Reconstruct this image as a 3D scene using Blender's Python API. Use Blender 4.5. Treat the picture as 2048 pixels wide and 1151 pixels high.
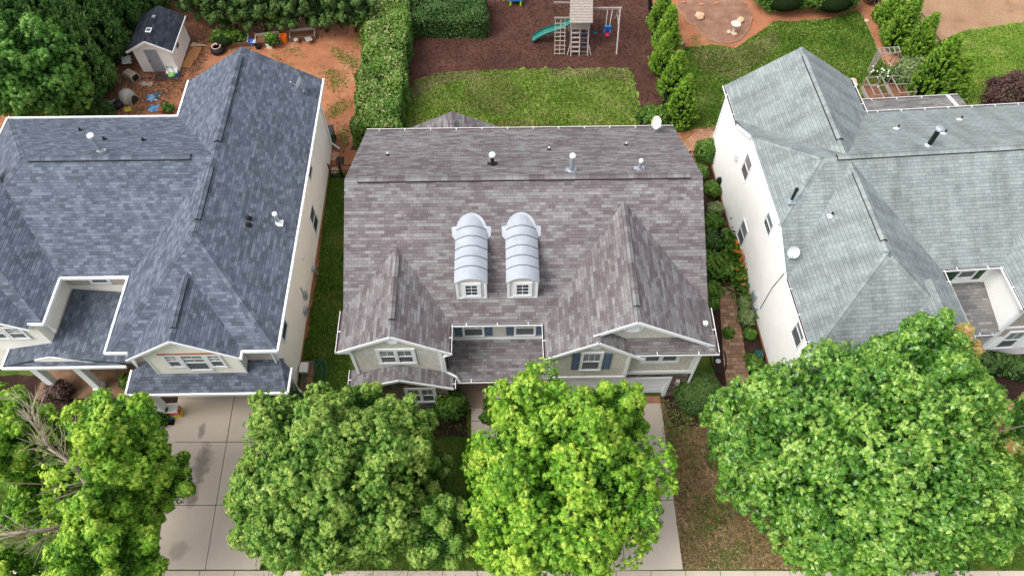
import bpy, math, random
import numpy as np
from mathutils import Vector
random.seed(7); rng = np.random.default_rng(11)
for o in list(bpy.data.objects): bpy.data.objects.remove(o)
SC = bpy.context.scene; COL = SC.collection
R_ = math.radians

# ------------------------------------------------------------------ camera, sky, sun, exposure
CAM_H = 34.0; FOC = 1500.0; NADIR = math.atan((1527-575.5)/FOC)
cd = bpy.data.cameras.new('camera'); cam = bpy.data.objects.new('camera', cd); COL.objects.link(cam)
cam.location = (0, 0, CAM_H); cam.rotation_euler = (NADIR, 0, 0)
cd.sensor_width = 36; cd.lens = FOC/2048*36; cd.clip_end = 2000; cd.clip_start = 0.5
SC.camera = cam
SUN_EL, SUN_AZ = R_(56), R_(-112)          # azimuth measured from +Y towards +X: the brighter sky is front-left
w = bpy.data.worlds.new('World'); SC.world = w; w.use_nodes = True
wn, wl = w.node_tree.nodes, w.node_tree.links
sky = wn.new('ShaderNodeTexSky'); sky.sky_type = 'NISHITA'; sky.sun_disc = False
sky.sun_elevation = SUN_EL; sky.sun_rotation = SUN_AZ; sky.dust_density = 4; sky.ozone_density = 1
hs = wn.new('ShaderNodeHueSaturation'); hs.inputs['Saturation'].default_value = 0.3
wl.new(sky.outputs[0], hs.inputs['Color']); wl.new(hs.outputs[0], wn['Background'].inputs['Color'])
wn['Background'].inputs['Strength'].default_value = 0.15
sd = bpy.data.lights.new('sun', 'SUN'); sd.energy = 0.72; sd.angle = R_(30); sd.color = (1, .97, .92)
sun = bpy.data.objects.new('sun', sd); COL.objects.link(sun); sun.location = (-20, -20, 60)
sdir = Vector((math.sin(SUN_AZ)*math.cos(SUN_EL), math.cos(SUN_AZ)*math.cos(SUN_EL), math.sin(SUN_EL)))
sun.rotation_euler = sdir.to_track_quat('Z', 'Y').to_euler()
SC.view_settings.view_transform = 'Standard'; SC.view_settings.look = 'None'
SC.view_settings.exposure = 1.03; SC.view_settings.gamma = 1

# ------------------------------------------------------------------ frames of reference
FW = Vector((0, math.sin(NADIR), -math.cos(NADIR))); UP = Vector((0, math.cos(NADIR), math.sin(NADIR)))
def ray(px, py): return FW*FOC + Vector((1, 0, 0))*(px-1024) + UP*(575.5-py)
def at(px, py, z=0):                       # surveyed point: where the sight line meets height z
    d = ray(px, py); k = (z-CAM_H)/d.z
    return Vector((d.x*k, d.y*k, z))
class Frame:
    def __init__(s, yaw, ox=0, oy=0): s.a = R_(yaw); s.o = Vector((ox, oy, 0))
    def wor(s, p):
        c, n = math.cos(s.a), math.sin(s.a)
        return Vector((c*p[0]-n*p[1], n*p[0]+c*p[1], p[2])) + s.o
    def loc(s, p):
        p = Vector(p)-s.o; c, n = math.cos(s.a), math.sin(s.a)
        return Vector((c*p[0]+n*p[1], -n*p[0]+c*p[1], p[2]))
    def at(s, px, py, z=0): return s.loc(at(px, py, z))
    def on(s, px, py, f):                  # meets the roof surface z = f(x, y)
        lo, hi = 0.0, 12.0
        for _ in range(50):
            m = (lo+hi)/2; a = s.at(px, py, m)
            if m < f(a.x, a.y): lo = m
            else: hi = m
        return s.at(px, py, (lo+hi)/2)
WF = Frame(0); MF = Frame(0.96, 0, 16.37); RF = Frame(4.2, 0, 16.37)

# ------------------------------------------------------------------ objects
OFF = {}
def tag(o, label=None, cat=None, group=None, kind=None):
    if label: o['label'] = label
    if cat: o['category'] = cat
    if group: o['group'] = group
    if kind: o['kind'] = kind
    return o
def thing(name, label, cat, base=(0, 0, 0), frame=WF, group=None, rot=0):
    o = bpy.data.objects.new(name, None); COL.objects.link(o); o.empty_display_size = .3
    o.location = frame.wor(base); o.rotation_euler = (0, 0, frame.a+rot)
    OFF[o.name] = (Vector(base), frame)
    return tag(o, label, cat, group)
def copy_tree(o, parent=None):
    c = o.copy(); COL.objects.link(c); c.parent = parent
    if o.name in OFF: OFF[c.name] = OFF[o.name]
    for ch in list(o.children): copy_tree(ch, c)
    return c
V = Vector
def ident(u, v, w): return (u, v, w)
def front(y):  return lambda u, v, w: (u, y-w, v)      # u = x, v = z, w = out towards -Y
def back(y):   return lambda u, v, w: (u, y+w, v)
def right(x):  return lambda u, v, w: (x+w, u, v)
def left(x):   return lambda u, v, w: (x-w, u, v)
class MB:
    def __init__(s): s.v = []; s.f = []; s.m = []; s.uv = {}; s.T = ident
    def add(s, pts, faces, mi=0):
        s.ch = getattr(s, 'ch', []); s.ch.append((len(s.v), len(s.v)+len(pts), len(s.f), len(s.f)+len(faces)))
        n = len(s.v); s.v += [tuple(p) for p in pts]
        for f in faces: s.f.append([n+i for i in f]); s.m.append(mi)
        return s
    def poly(s, pts, mi=0, uv=None):
        s.add(pts, [list(range(len(pts)))], mi)
        if uv: s.uv[len(s.f)-1] = uv
        return s
    def box(s, u0, u1, v0, v1, w0, w1, mi=0):
        p = [s.T(u, v, w_) for w_ in (w0, w1) for v in (v0, v1) for u in (u0, u1)]
        return s.add(p, [(0, 2, 3, 1), (4, 5, 7, 6), (0, 1, 5, 4), (2, 6, 7, 3), (0, 4, 6, 2), (1, 3, 7, 5)], mi)
    def cube(s, x0, x1, y0, y1, z0, z1, mi=0):
        p = [(x, y, z) for z in (z0, z1) for y in (y0, y1) for x in (x0, x1)]
        return s.add(p, [(0, 2, 3, 1), (4, 5, 7, 6), (0, 1, 5, 4), (2, 6, 7, 3), (0, 4, 6, 2), (1, 3, 7, 5)], mi)
    def bar(s, a, b, wd, ht, mi=0, up=V((0, 0, 1))):
        a, b = V(a), V(b); e = (b-a).normalized()
        if abs(e.dot(up)) > .98: up = V((1, 0, 0))
        r = e.cross(up).normalized()*wd/2; u = r.cross(e).normalized()*ht/2
        p = [c+i*r+j*u for c in (a, b) for j in (-1, 1) for i in (-1, 1)]
        return s.add(p, [(0, 1, 3, 2), (4, 6, 7, 5), (0, 4, 5, 1), (2, 3, 7, 6), (0, 2, 6, 4), (1, 5, 7, 3)], mi)
    def tube(s, pts, rad, n=8, mi=0, cap=True):
        pts = [V(p) for p in pts]
        if not hasattr(rad, '__len__'): rad = [rad]*len(pts)
        rings = []; pu = None
        for i, p in enumerate(pts):
            e = (pts[min(i+1, len(pts)-1)]-pts[max(i-1, 0)]).normalized()
            up = pu if pu is not None else (V((0, 0, 1)) if abs(e.z) < .9 else V((1, 0, 0)))
            r = e.cross(up).normalized(); u = r.cross(e).normalized(); pu = u
            rings.append([p+(r*math.cos(t)+u*math.sin(t))*rad[i] for t in [2*math.pi*k/n for k in range(n)]])
        P = [q for r in rings for q in r]; F = []
        for i in range(len(pts)-1):
            for k in range(n):
                F.append((i*n+k, i*n+(k+1) % n, (i+1)*n+(k+1) % n, (i+1)*n+k))
        if cap: F += [list(range(n))[::-1], [len(P)-n+k for k in range(n)]]
        return s.add(P, F, mi)
    def lathe(s, prof, c, n=16, mi=0, caps=True):
        P = [(c[0]+r*math.cos(2*math.pi*k/n), c[1]+r*math.sin(2*math.pi*k/n), c[2]+z) for r, z in prof for k in range(n)]
        F = [(i*n+k, i*n+(k+1) % n, (i+1)*n+(k+1) % n, (i+1)*n+k) for i in range(len(prof)-1) for k in range(n)]
        if caps: F += [list(range(n))[::-1], [len(P)-n+k for k in range(n)]]
        return s.add(P, F, mi)
    def ell(s, c, r, nu=14, nv=8, mi=0):
        return s.lathe([(max(1e-3, math.sin(math.pi*i/nv))*r[0], -math.cos(math.pi*i/nv)*r[2]) for i in range(nv+1)], c, nu, mi)
    def slab(s, pts, t=.14, mi=0, side=1):                # roof slope with shingle coordinates, eave sides and soffit
        pts = [V(p) for p in pts]
        n = V((0, 0, 0))
        for i in range(len(pts)): n += (pts[i]-pts[0]).cross(pts[(i+1) % len(pts)]-pts[0])
        n.normalize()
        if n.z < 0: pts = pts[::-1]; n = -n
        h = V((0, 0, 1)).cross(n); h = h.normalized() if h.length > 1e-4 else V((1, 0, 0))
        sl = n.cross(h)
        s.poly(pts, mi, [(p.dot(h), p.dot(sl)) for p in pts])
        lo = [p-V((0, 0, t)) for p in pts]; zm = min(p.z for p in pts)
        s.poly(lo[::-1], side)
        for i in range(len(pts)):
            j = (i+1) % len(pts); s.poly([pts[i], lo[i], lo[j], pts[j]], side if max(pts[i].z, pts[j].z) < zm+.02 else mi, [(0, 0)]*4)
        return s
    def prism(s, pts2, w0, w1, mi=0):                     # polygon in (u, v) of the current plane, from depth w0 to w1
        a = [s.T(u, v, w0) for u, v in pts2]; b = [s.T(u, v, w1) for u, v in pts2]; n = len(a)
        return s.add(a+b, [list(range(n))[::-1], list(range(n, 2*n))]+[(i, (i+1) % n, n+(i+1) % n, n+i) for i in range(n)], mi)
    def split(s, name, mats, parent):                     # every piece becomes a part of its own
        for v0, v1, f0, f1 in s.ch:
            q = MB(); q.v = s.v[v0:v1]; q.f = [[i-v0 for i in f] for f in s.f[f0:f1]]; q.m = s.m[f0:f1]; q.build(name, mats, parent)
    def build(s, name, mats, parent=None, label=None, smooth=False, frame=WF):
        if not isinstance(mats, (list, tuple)): mats = [mats]
        off, top = V((0, 0, 0)), parent
        while top is not None and top.parent: top = top.parent
        if top is not None and top.name in OFF: off = OFF[top.name][0]
        me = bpy.data.meshes.new(name)
        if parent is None and frame is not WF: vs = [frame.wor(p) for p in s.v]
        else: vs = [(p[0]-off[0], p[1]-off[1], p[2]-off[2]) for p in s.v]
        me.from_pydata(vs, [], s.f)
        for m in mats: me.materials.append(m)
        me.polygons.foreach_set('material_index', s.m)
        if smooth: me.polygons.foreach_set('use_smooth', [True]*len(s.f))
        if s.uv:
            lay = me.uv_layers.new(name='shingle'); d = lay.data
            for fi, uv in s.uv.items():
                p = me.polygons[fi]
                for k, li in enumerate(p.loop_indices): d[li].uv = uv[k]
        me.update()
        o = bpy.data.objects.new(name, me); COL.objects.link(o); o.parent = parent
        if label: o['label'] = label
        return o

# ------------------------------------------------------------------ materials
def rgb(r, g, b):
    f = lambda c: (c/255/12.92 if c <= 10 else ((c/255+.055)/1.055)**2.4)
    return (f(r), f(g), f(b), 1)
class N:
    def __init__(s, name, rough=.8, spec=.3):
        s.mat = bpy.data.materials.new(name); s.mat.use_nodes = True
        s.n, s.l = s.mat.node_tree.nodes, s.mat.node_tree.links
        s.b = s.n['Principled BSDF']; s.b.inputs['Roughness'].default_value = rough
        s.b.inputs['Specular IOR Level'].default_value = spec
    def put(s, sock, v):
        if hasattr(v, 'is_output') or isinstance(v, bpy.types.NodeSocket): s.l.new(v, sock)
        else: sock.default_value = v
    def math(s, op, a, b=0, c=0):
        m = s.n.new('ShaderNodeMath'); m.operation = op
        s.put(m.inputs[0], a); s.put(m.inputs[1], b); s.put(m.inputs[2], c); return m.outputs[0]
    def coord(s, k='Object'): return s.n.new('ShaderNodeTexCoord').outputs[k]
    def sep(s, v):
        m = s.n.new('ShaderNodeSeparateXYZ'); s.l.new(v, m.inputs[0]); return m.outputs
    def comb(s, x, y, z=0):
        m = s.n.new('ShaderNodeCombineXYZ')
        for i, q in enumerate((x, y, z)): s.put(m.inputs[i], q)
        return m.outputs[0]
    def noise(s, sc, det=4, rough=.6, vec=None, dist=0):
        m = s.n.new('ShaderNodeTexNoise'); m.inputs['Scale'].default_value = sc; m.inputs['Detail'].default_value = det
        m.inputs['Roughness'].default_value = rough; m.inputs['Distortion'].default_value = dist
        s.l.new(vec if vec is not None else s.coord(), m.inputs['Vector']); return m.outputs[0]
    def white(s, vec):
        m = s.n.new('ShaderNodeTexWhiteNoise'); m.noise_dimensions = '3D'; s.l.new(vec, m.inputs['Vector']); return m.outputs['Value']
    def ramp(s, f, stops, interp='LINEAR'):
        m = s.n.new('ShaderNodeValToRGB'); m.color_ramp.interpolation = interp; e = m.color_ramp.elements
        while len(e) < len(stops): e.new(.5)
        for i, (p, c) in enumerate(stops): e[i].position = p; e[i].color = c
        s.put(m.inputs[0], f); return m.outputs[0]
    def mix(s, f, a, b, mode='MIX'):
        m = s.n.new('ShaderNodeMix'); m.data_type = 'RGBA'; m.blend_type = mode
        s.put(m.inputs[0], f); s.put(m.inputs[6], a); s.put(m.inputs[7], b); return m.outputs[2]
    def col(s, c): s.put(s.b.inputs['Base Color'], c); return s
    def bump(s, h, st=.3, dist=.02):
        m = s.n.new('ShaderNodeBump'); m.inputs['Strength'].default_value = st; m.inputs['Distance'].default_value = dist
        s.l.new(h, m.inputs['Height']); s.l.new(m.outputs[0], s.b.inputs['Normal']); return s
def g3(v): return (v, v, v, 1)
def plain(name, c, rough=.6, spec=.3, var=.12, metal=0, sc=6):
    m = N(name, rough, spec); m.b.inputs['Metallic'].default_value = metal
    f = m.noise(sc, 5)
    m.col(m.mix(1, c, m.ramp(f, [(.25, g3(1-var)), (.75, g3(1+var*.4))]), 'MULTIPLY'))
    return m.mat
def shingles(name, cols, tab, exp, strip=3, stagger=.5, tabw=.5, weather=.18, streak=0, blotch=None):
    m = N(name, .92, .15)
    x, y, _ = m.sep(m.coord('UV'))
    v = m.math('DIVIDE', y, exp); row = m.math('FLOOR', v); fv = m.math('FRACT', v)
    shift = m.math('MULTIPLY', m.white(m.comb(row, 3.3)), 5)
    u = m.math('ADD', m.math('ADD', m.math('DIVIDE', x, tab), m.math('MULTIPLY', row, stagger)), m.math('FLOOR', shift))
    cu = m.math('FLOOR', u); fu = m.math('FRACT', u)
    r1 = m.white(m.comb(cu, row, 1)); r2 = m.white(m.comb(m.math('FLOOR', m.math('DIVIDE', m.math('ADD', u, shift), strip)), row, 2))
    f = m.math('ADD', m.math('MULTIPLY', r1, tabw), m.math('MULTIPLY', r2, 1-tabw))
    c = m.ramp(f, cols)
    big = m.noise(.35, 4, .6)
    c = m.mix(1, c, m.ramp(big, [(.3, g3(1-weather)), (.7, g3(1.04))]), 'MULTIPLY')
    gr = m.noise(55, 2, .7)
    c = m.mix(1, c, m.ramp(gr, [(.3, g3(.82)), (.7, g3(1.12))]), 'MULTIPLY')
    if streak:
        sn = m.noise(1, 5, .65, m.comb(m.math('MULTIPLY', x, 1.3), m.math('MULTIPLY', y, .22)))
        c = m.mix(1, c, m.ramp(sn, [(.42, g3(1)), (.68, g3(1-streak))]), 'MULTIPLY')
    if blotch:
        c = m.mix(m.ramp(m.noise(.9, 2, .4), [(.72, g3(0)), (.76, g3(.5))]), c, blotch)
    slot = m.math('LESS_THAN', fu, .045); lap = m.math('LESS_THAN', fv, .10)
    gap = m.math('MAXIMUM', slot, lap)
    c = m.mix(m.math('MULTIPLY', gap, .5), c, g3(.02))  # slots are dark cut-outs; lap lines hold the course shadow as colour
    m.col(c)
    h = m.math('ADD', m.math('SUBTRACT', 1, fv), m.math('MULTIPLY', m.math('SUBTRACT', 1, gap), .6))
    m.bump(h, .5, .02)
    return m.mat
SH_M = shingles('mauve_shingles', [(.15, rgb(98, 90, 92)), (.35, rgb(108, 100, 102)), (.5, rgb(116, 110, 111)), (.65, rgb(124, 120, 121)), (.85, rgb(134, 132, 132))], .29, .15, 2.4, tabw=.45, weather=.18)
SH_L = shingles('slate_blue_shingles', [(.15, rgb(76, 82, 93)), (.4, rgb(87, 94, 106)), (.62, rgb(96, 103, 115)), (.85, rgb(109, 117, 129))], .27, .15, 1.4, .37, .65, weather=.10)
SH_R = shingles('pale_green_shingles', [(.15, rgb(130, 138, 138)), (.5, rgb(140, 148, 148)), (.85, rgb(148, 156, 155))], .32, .17, 2, weather=.13, streak=.34, blotch=rgb(156, 144, 124))
SH_P = shingles('weathered_brown_shingles', [(.15, rgb(104, 103, 101)), (.5, rgb(121, 119, 117)), (.85, rgb(142, 138, 134))], .34, .17, 2)
SH_S = shingles('charcoal_shed_shingles', [(.15, rgb(42, 46, 54)), (.5, rgb(52, 57, 66)), (.85, rgb(66, 71, 81))], .30, .17, 2)
WHITE = plain('white_trim_paint', rgb(232, 234, 236), .45, .4, .06)
FASCIA = plain('white_fascia_metal', rgb(240, 242, 245), .35, .5, .04)
DIRT = plain('gutter_litter', rgb(78, 62, 54), .95, .1, .5, sc=14)
BLACK = plain('black_metal', rgb(26, 26, 28), .45, .4, .2)
RUB = plain('black_rubber', rgb(34, 34, 36), .7, .3, .3)
GALV = plain('galvanised_steel', rgb(176, 184, 192), .38, .5, .15, .55)
DMETAL = plain('dormer_sheet_metal', rgb(162, 167, 174), .38, .5, .16, .0, 2.5)
SEAM = plain('dormer_seam', rgb(92, 99, 108), .5, .4)
def siding(name, c, lap=.115, dirt=0):
    m = N(name, .55, .3); z = m.sep(m.coord())[2]
    fz = m.math('FRACT', m.math('DIVIDE', m.math('ADD', z, 20), lap))
    k = m.ramp(m.noise(1.2, 4), [(.3, g3(.94)), (.7, g3(1.02))])
    cc = m.mix(1, c, k, 'MULTIPLY')
    cc = m.mix(m.math('MULTIPLY', m.math('LESS_THAN', fz, .12), .5), cc, g3(.12))
    m.col(cc).bump(m.math('SUBTRACT', 1, fz), .6, .02); return m.mat
SID_M = siding('taupe_vinyl_siding', rgb(202, 198, 191)); SID_L = siding('cream_vinyl_siding', rgb(247, 243, 232)); SID_R = siding('white_vinyl_siding', rgb(244, 243, 240))
def shakes(name, c, wdt=.16, ht=.17):
    m = N(name, .75, .2); x, y, z = m.sep(m.coord())
    v = m.math('DIVIDE', m.math('ADD', z, 20), ht); row = m.math('FLOOR', v); fv = m.math('FRACT', v)
    u = m.math('ADD', m.math('DIVIDE', m.math('ADD', x, y), wdt), m.math('MULTIPLY', row, .37)); cu = m.math('FLOOR', u); fu = m.math('FRACT', u)
    r = m.white(m.comb(cu, row))
    cc = m.mix(1, c, m.ramp(r, [(0, g3(.88)), (1, g3(1.06))]), 'MULTIPLY')
    gap = m.math('MAXIMUM', m.math('LESS_THAN', fu, .08), m.math('LESS_THAN', fv, .1))
    cc = m.mix(m.math('MULTIPLY', gap, .3), cc, g3(.06)); m.col(cc).bump(m.math('SUBTRACT', 1, fv), .5, .02); return m.mat
SHK_M = shakes('taupe_shake_siding', rgb(205, 200, 190)); SHK_L = shakes('rosy_taupe_shake_siding', rgb(192, 180, 172)); SHK_R = shakes('brown_grey_shake_siding', rgb(168, 158, 150))
def stone(name):
    m = N(name, .85, .2); x, y, z = m.sep(m.coord())
    v = m.math('DIVIDE', z, .085); row = m.math('FLOOR', v); fv = m.math('FRACT', v)
    u = m.math('ADD', m.math('DIVIDE', m.math('ADD', x, y), .3), m.math('MULTIPLY', m.white(m.comb(row, 1)), 7)); cu = m.math('FLOOR', u); fu = m.math('FRACT', u)
    cc = m.ramp(m.white(m.comb(cu, row)), [(0, rgb(92, 84, 80)), (.4, rgb(124, 108, 98)), (.7, rgb(150, 134, 118)), (1, rgb(166, 156, 146))])
    cc = m.mix(m.noise(14, 4), cc, m.mix(1, cc, g3(.6), 'MULTIPLY'))
    gap = m.math('MAXIMUM', m.math('LESS_THAN', fu, .06), m.math('LESS_THAN', fv, .16))
    m.col(m.mix(m.math('MULTIPLY', gap, .7), cc, g3(.03))).bump(m.math('SUBTRACT', 1, gap), 1, .03); return m.mat
STONE = stone('stacked_stone')
def glass(name, c, rough=.08):
    m = N(name, rough, .6); f = m.noise(1.5, 3)
    m.col(m.mix(f, c, (c[0]*.5, c[1]*.5, c[2]*.5, 1))); return m.mat
G_UP = glass('blind_glass', rgb(140, 150, 148)); G_LO = glass('screened_glass', rgb(98, 106, 108), .25); G_DK = glass('dark_glass', rgb(58, 70, 74))
SHUT_B = plain('blue_shutter_paint', rgb(84, 104, 128), .55, .3, .1); SHUT_G = plain('green_shutter_paint', rgb(36, 74, 48), .55, .3, .1)
WOODG = plain('weathered_grey_wood', rgb(158, 148, 140), .85, .2, .3, sc=9); WOODT = plain('fresh_plywood', rgb(196, 140, 92), .8, .2, .2, sc=5)
WOODB = plain('old_brown_wood', rgb(122, 84, 64), .85, .2, .4, sc=8); RUST = plain('bare_rusty_board', rgb(160, 98, 70), .9, .1, .3)
TERRA = plain('red_footing', rgb(164, 118, 94), .95, .1, .3, sc=3)
def foliage(name, stops, trans=.3, rough=.5, spec=.25):
    m = N(name, rough, spec)
    a = m.n.new('ShaderNodeAttribute'); a.attribute_name = 'tint'
    c = m.ramp(a.outputs['Fac'], stops); m.col(c)
    t = m.n.new('ShaderNodeBsdfTranslucent'); m.l.new(c, t.inputs[0])
    mx = m.n.new('ShaderNodeMixShader'); mx.inputs[0].default_value = trans
    m.l.new(m.b.outputs[0], mx.inputs[1]); m.l.new(t.outputs[0], mx.inputs[2]); m.l.new(mx.outputs[0], m.n['Material Output'].inputs[0])
    return m.mat
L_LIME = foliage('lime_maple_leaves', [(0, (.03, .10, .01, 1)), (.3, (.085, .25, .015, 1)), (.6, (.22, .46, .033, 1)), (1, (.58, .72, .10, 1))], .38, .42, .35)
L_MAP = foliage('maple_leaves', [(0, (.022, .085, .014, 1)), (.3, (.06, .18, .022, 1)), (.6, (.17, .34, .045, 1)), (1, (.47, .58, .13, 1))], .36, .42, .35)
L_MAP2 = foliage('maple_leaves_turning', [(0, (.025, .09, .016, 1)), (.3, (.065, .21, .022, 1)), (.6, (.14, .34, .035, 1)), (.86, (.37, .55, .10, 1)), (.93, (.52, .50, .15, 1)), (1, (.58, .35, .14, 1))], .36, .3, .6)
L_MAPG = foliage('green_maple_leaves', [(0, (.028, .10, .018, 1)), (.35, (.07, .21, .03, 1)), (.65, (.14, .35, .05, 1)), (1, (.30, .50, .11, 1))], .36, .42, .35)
L_CON = foliage('conifer_sprays', [(0, (.03, .09, .03, 1)), (.5, (.075, .19, .05, 1)), (1, (.17, .33, .08, 1))], .2)
L_ARB = foliage('arborvitae_sprays', [(0, (.035, .10, .012, 1)), (.5, (.12, .26, .025, 1)), (1, (.30, .46, .05, 1))], .2)
L_DK = foliage('dark_evergreen_leaves', [(0, (.014, .042, .010, 1)), (.5, (.04, .095, .02, 1)), (1, (.11, .19, .04, 1))], .15)
L_HDG = foliage('hedge_leaves', [(0, (.03, .09, .012, 1)), (.45, (.09, .2, .025, 1)), (.75, (.2, .33, .05, 1)), (1, (.5, .42, .22, 1))], .2)
L_SHR = foliage('garden_leaves', [(0, (.025, .08, .012, 1)), (.5, (.07, .17, .02, 1)), (1, (.2, .3, .04, 1))], .25)
L_ROSE = foliage('grey_green_leaves', [(0, (.05, .10, .03, 1)), (.5, (.14, .22, .07, 1)), (1, (.32, .34, .16, 1))], .2)
L_RED = foliage('purple_leaves', [(0, (.035, .016, .016, 1)), (.5, (.09, .045, .04, 1)), (1, (.16, .09, .07, 1))], .2)
L_FLW = foliage('petals', [(0, (.75, .78, .72, 1)), (1, (.85, .86, .8, 1))], .2)
L_ORG = foliage('orange_petals', [(0, (.6, .12, .01, 1)), (1, (.8, .25, .02, 1))], .2)
L_GRS = foliage('grass_blades', [(0, (.055, .12, .014, 1)), (.5, (.14, .25, .032, 1)), (.8, (.25, .33, .075, 1)), (1, (.42, .35, .18, 1))], .2, .7, .1)
L_DRY = foliage('dormant_grass_blades', [(0, (.09, .095, .025, 1)), (.5, (.24, .19, .10, 1)), (1, (.44, .34, .21, 1))], .1, .8, .1)
L_CHIP = foliage('bark_chips', [(0, (.022, .013, .010, 1)), (.6, (.06, .032, .025, 1)), (.96, (.12, .07, .05, 1)), (1, (.45, .36, .28, 1))], .0, .9, .1)
BARK = plain('grey_bark', rgb(134, 122, 108), .9, .1, .4, sc=8); BARKD = plain('brown_bark', rgb(92, 76, 62), .9, .1, .4, sc=8)
CORE = plain('twig_core_shade', rgb(30, 42, 20), .95, .05, .4, sc=8)  # for solid cores, coloured dark to hold the shade between leaves

# ------------------------------------------------------------------ foliage made of many small leaves
def unit(a): return a/np.maximum(np.linalg.norm(a, axis=1, keepdims=True), 1e-9)
def rdir(n): return unit(rng.normal(size=(n, 3)))
def leaf_mesh(name, C, Nn, size, tint, mat, parent=None, elong=1.0, tdir=None, wid=.42):
    n = len(C); C = np.asarray(C, float); Nn = unit(np.asarray(Nn, float))
    size = np.broadcast_to(size, (n,))[:, None]
    t = unit(np.cross(Nn, rdir(n))) if tdir is None else unit(tdir-Nn*(tdir*Nn).sum(1, keepdims=True))
    b = np.cross(Nn, t)
    q = np.stack([C-t*size*.5*elong, C+b*size*wid-t*size*.02+Nn*size*.10, C+t*size*.6*elong-Nn*size*.05, C-b*size*wid-t*size*.02+Nn*size*.10], 1)
    off = np.zeros(3)
    if parent is not None and parent.name in OFF: off = np.array(OFF[parent.name][0])
    q = (q-off).reshape(-1, 3)
    me = bpy.data.meshes.new(name); me.vertices.add(4*n); me.loops.add(4*n); me.polygons.add(n)
    me.vertices.foreach_set('co', q.astype('f').ravel()); me.loops.foreach_set('vertex_index', np.arange(4*n, dtype='i'))
    me.polygons.foreach_set('loop_start', np.arange(0, 4*n, 4, dtype='i')); me.polygons.foreach_set('loop_total', np.full(n, 4, 'i'))
    me.update(); me.materials.append(mat)
    at_ = me.attributes.new('tint', 'FLOAT', 'FACE'); at_.data.foreach_set('value', np.clip(tint, 0, 1).astype('f'))
    o = bpy.data.objects.new(name, me); COL.objects.link(o); o.parent = parent
    return o
def crown_pts(c, r, lobes, clumps, per, leaf, low=-.45, tmean=.4, tvar=.16, holes=(), inner=.10, plume=.36, tmax=1):
    c = np.array(c, float); r = np.array(r, float)
    k = np.arange(lobes)+.5; z = 1-(1-low)*k/lobes; ph = k*2.399963+rng.random()*6
    s = np.sqrt(np.maximum(0, 1-z*z)); D = np.stack([s*np.cos(ph), s*np.sin(ph), z], 1)
    D = unit(D+rng.normal(scale=.15, size=D.shape)); q = rng.uniform(0, 6, 4)
    rad = (.93+.10*np.sin(3*np.arctan2(D[:, 1], D[:, 0])+q[0])*np.cos(2*D[:, 2]+q[1])+.07*np.sin(5*D[:, 0]+q[2])*np.sin(5*D[:, 1]+q[3]))*rng.uniform(.80, 1.06, lobes)
    ax = D*r; ax = unit(ax+np.array([0, 0, .25])*r.mean()*.6)
    L = c+D*r*rad[:, None]; ln = r.mean()*rng.uniform(.42, .66, lobes); lr = r.mean()*plume*rng.uniform(.45, .9, lobes)*.75
    lt = rng.normal(0, tvar*.5, lobes)
    nc = lobes*clumps; li = np.repeat(np.arange(lobes), clumps)
    t = 1-rng.random(nc)**1.5*1.0
    side = unit(np.cross(ax[li], rdir(nc))); bias = unit(side+.35*D[li]+np.array([0, 0, .25]))
    prof = np.sin(np.pi*np.clip(.12+.80*t, 0, 1))**.7
    K = L[li]-ax[li]*((1-t)*ln[li])[:, None]+bias*(lr[li]*prof*rng.uniform(.5, 1.18, nc))[:, None]
    nn = unit(bias*.75+ax[li]*(.2+.6*t)[:, None]+np.array([0, 0, .55]))
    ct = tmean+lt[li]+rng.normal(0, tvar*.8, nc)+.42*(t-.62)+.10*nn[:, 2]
    ki = np.repeat(np.arange(nc), per); n = len(ki); cs = leaf*.72
    off = rdir(n); off = unit(off-nn[ki]*(off*nn[ki]).sum(1, keepdims=True)*.8); rr = rng.uniform(.15, 1.25, n)
    P = K[ki]+off*(rr*leaf*.75)[:, None]+nn[ki]*(rng.normal(0, .22, n)*leaf-rr*rr*.16*leaf)[:, None]
    Nn = nn[ki]+off*(.25+.5*rr)[:, None]+rng.normal(scale=.25, size=(n, 3)); Dd = off+rng.normal(scale=.25, size=(n, 3))-np.array([0, 0, .15])
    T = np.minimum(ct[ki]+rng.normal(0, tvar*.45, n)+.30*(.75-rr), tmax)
    if inner:
        ni = int(n*inner); pi = c+rdir(ni)*r*(rng.uniform(.15, .62, ni)**.6)[:, None]
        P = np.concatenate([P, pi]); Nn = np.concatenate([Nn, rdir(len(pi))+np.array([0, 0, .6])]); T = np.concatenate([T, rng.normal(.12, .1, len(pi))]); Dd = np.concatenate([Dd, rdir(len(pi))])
    if holes:
        ok = np.ones(len(P), bool); okl = np.ones(len(L), bool)
        for (h0, h1, hr) in holes:
            h0, h1 = np.array(h0), np.array(h1); d = h1-h0
            for arr, o in ((P, ok), (L, okl)):
                u = np.clip(((arr-h0)@d)/(d@d), 0, 1); o &= np.linalg.norm(arr-h0-u[:, None]*d, axis=1) > hr*(1+.25*np.sin(arr[:, 0]*4)*np.sin(arr[:, 2]*5))
        P, Nn, T, L, Dd = P[ok], Nn[ok], T[ok], L[okl], Dd[ok]
    return P, Nn, T, L, Dd
def trunk_mesh(base, c, tips, r0=.22, n=7):
    mb = MB(); base = V(base); c = V(c); fork = base.lerp(c, .42)
    mb.tube([base, base.lerp(fork, .5)+V((.05, .03, 0)), fork, c], [r0, r0*.8, r0*.7, r0*.35], n)
    for t in tips:
        t = V(t); s = fork.lerp(c, random.uniform(0, .9)); m = s.lerp(t, .5)+V((0, 0, .25))
        mb.tube([s, m, t], [r0*.36, r0*.22, r0*.06], 5)
    return mb
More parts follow.
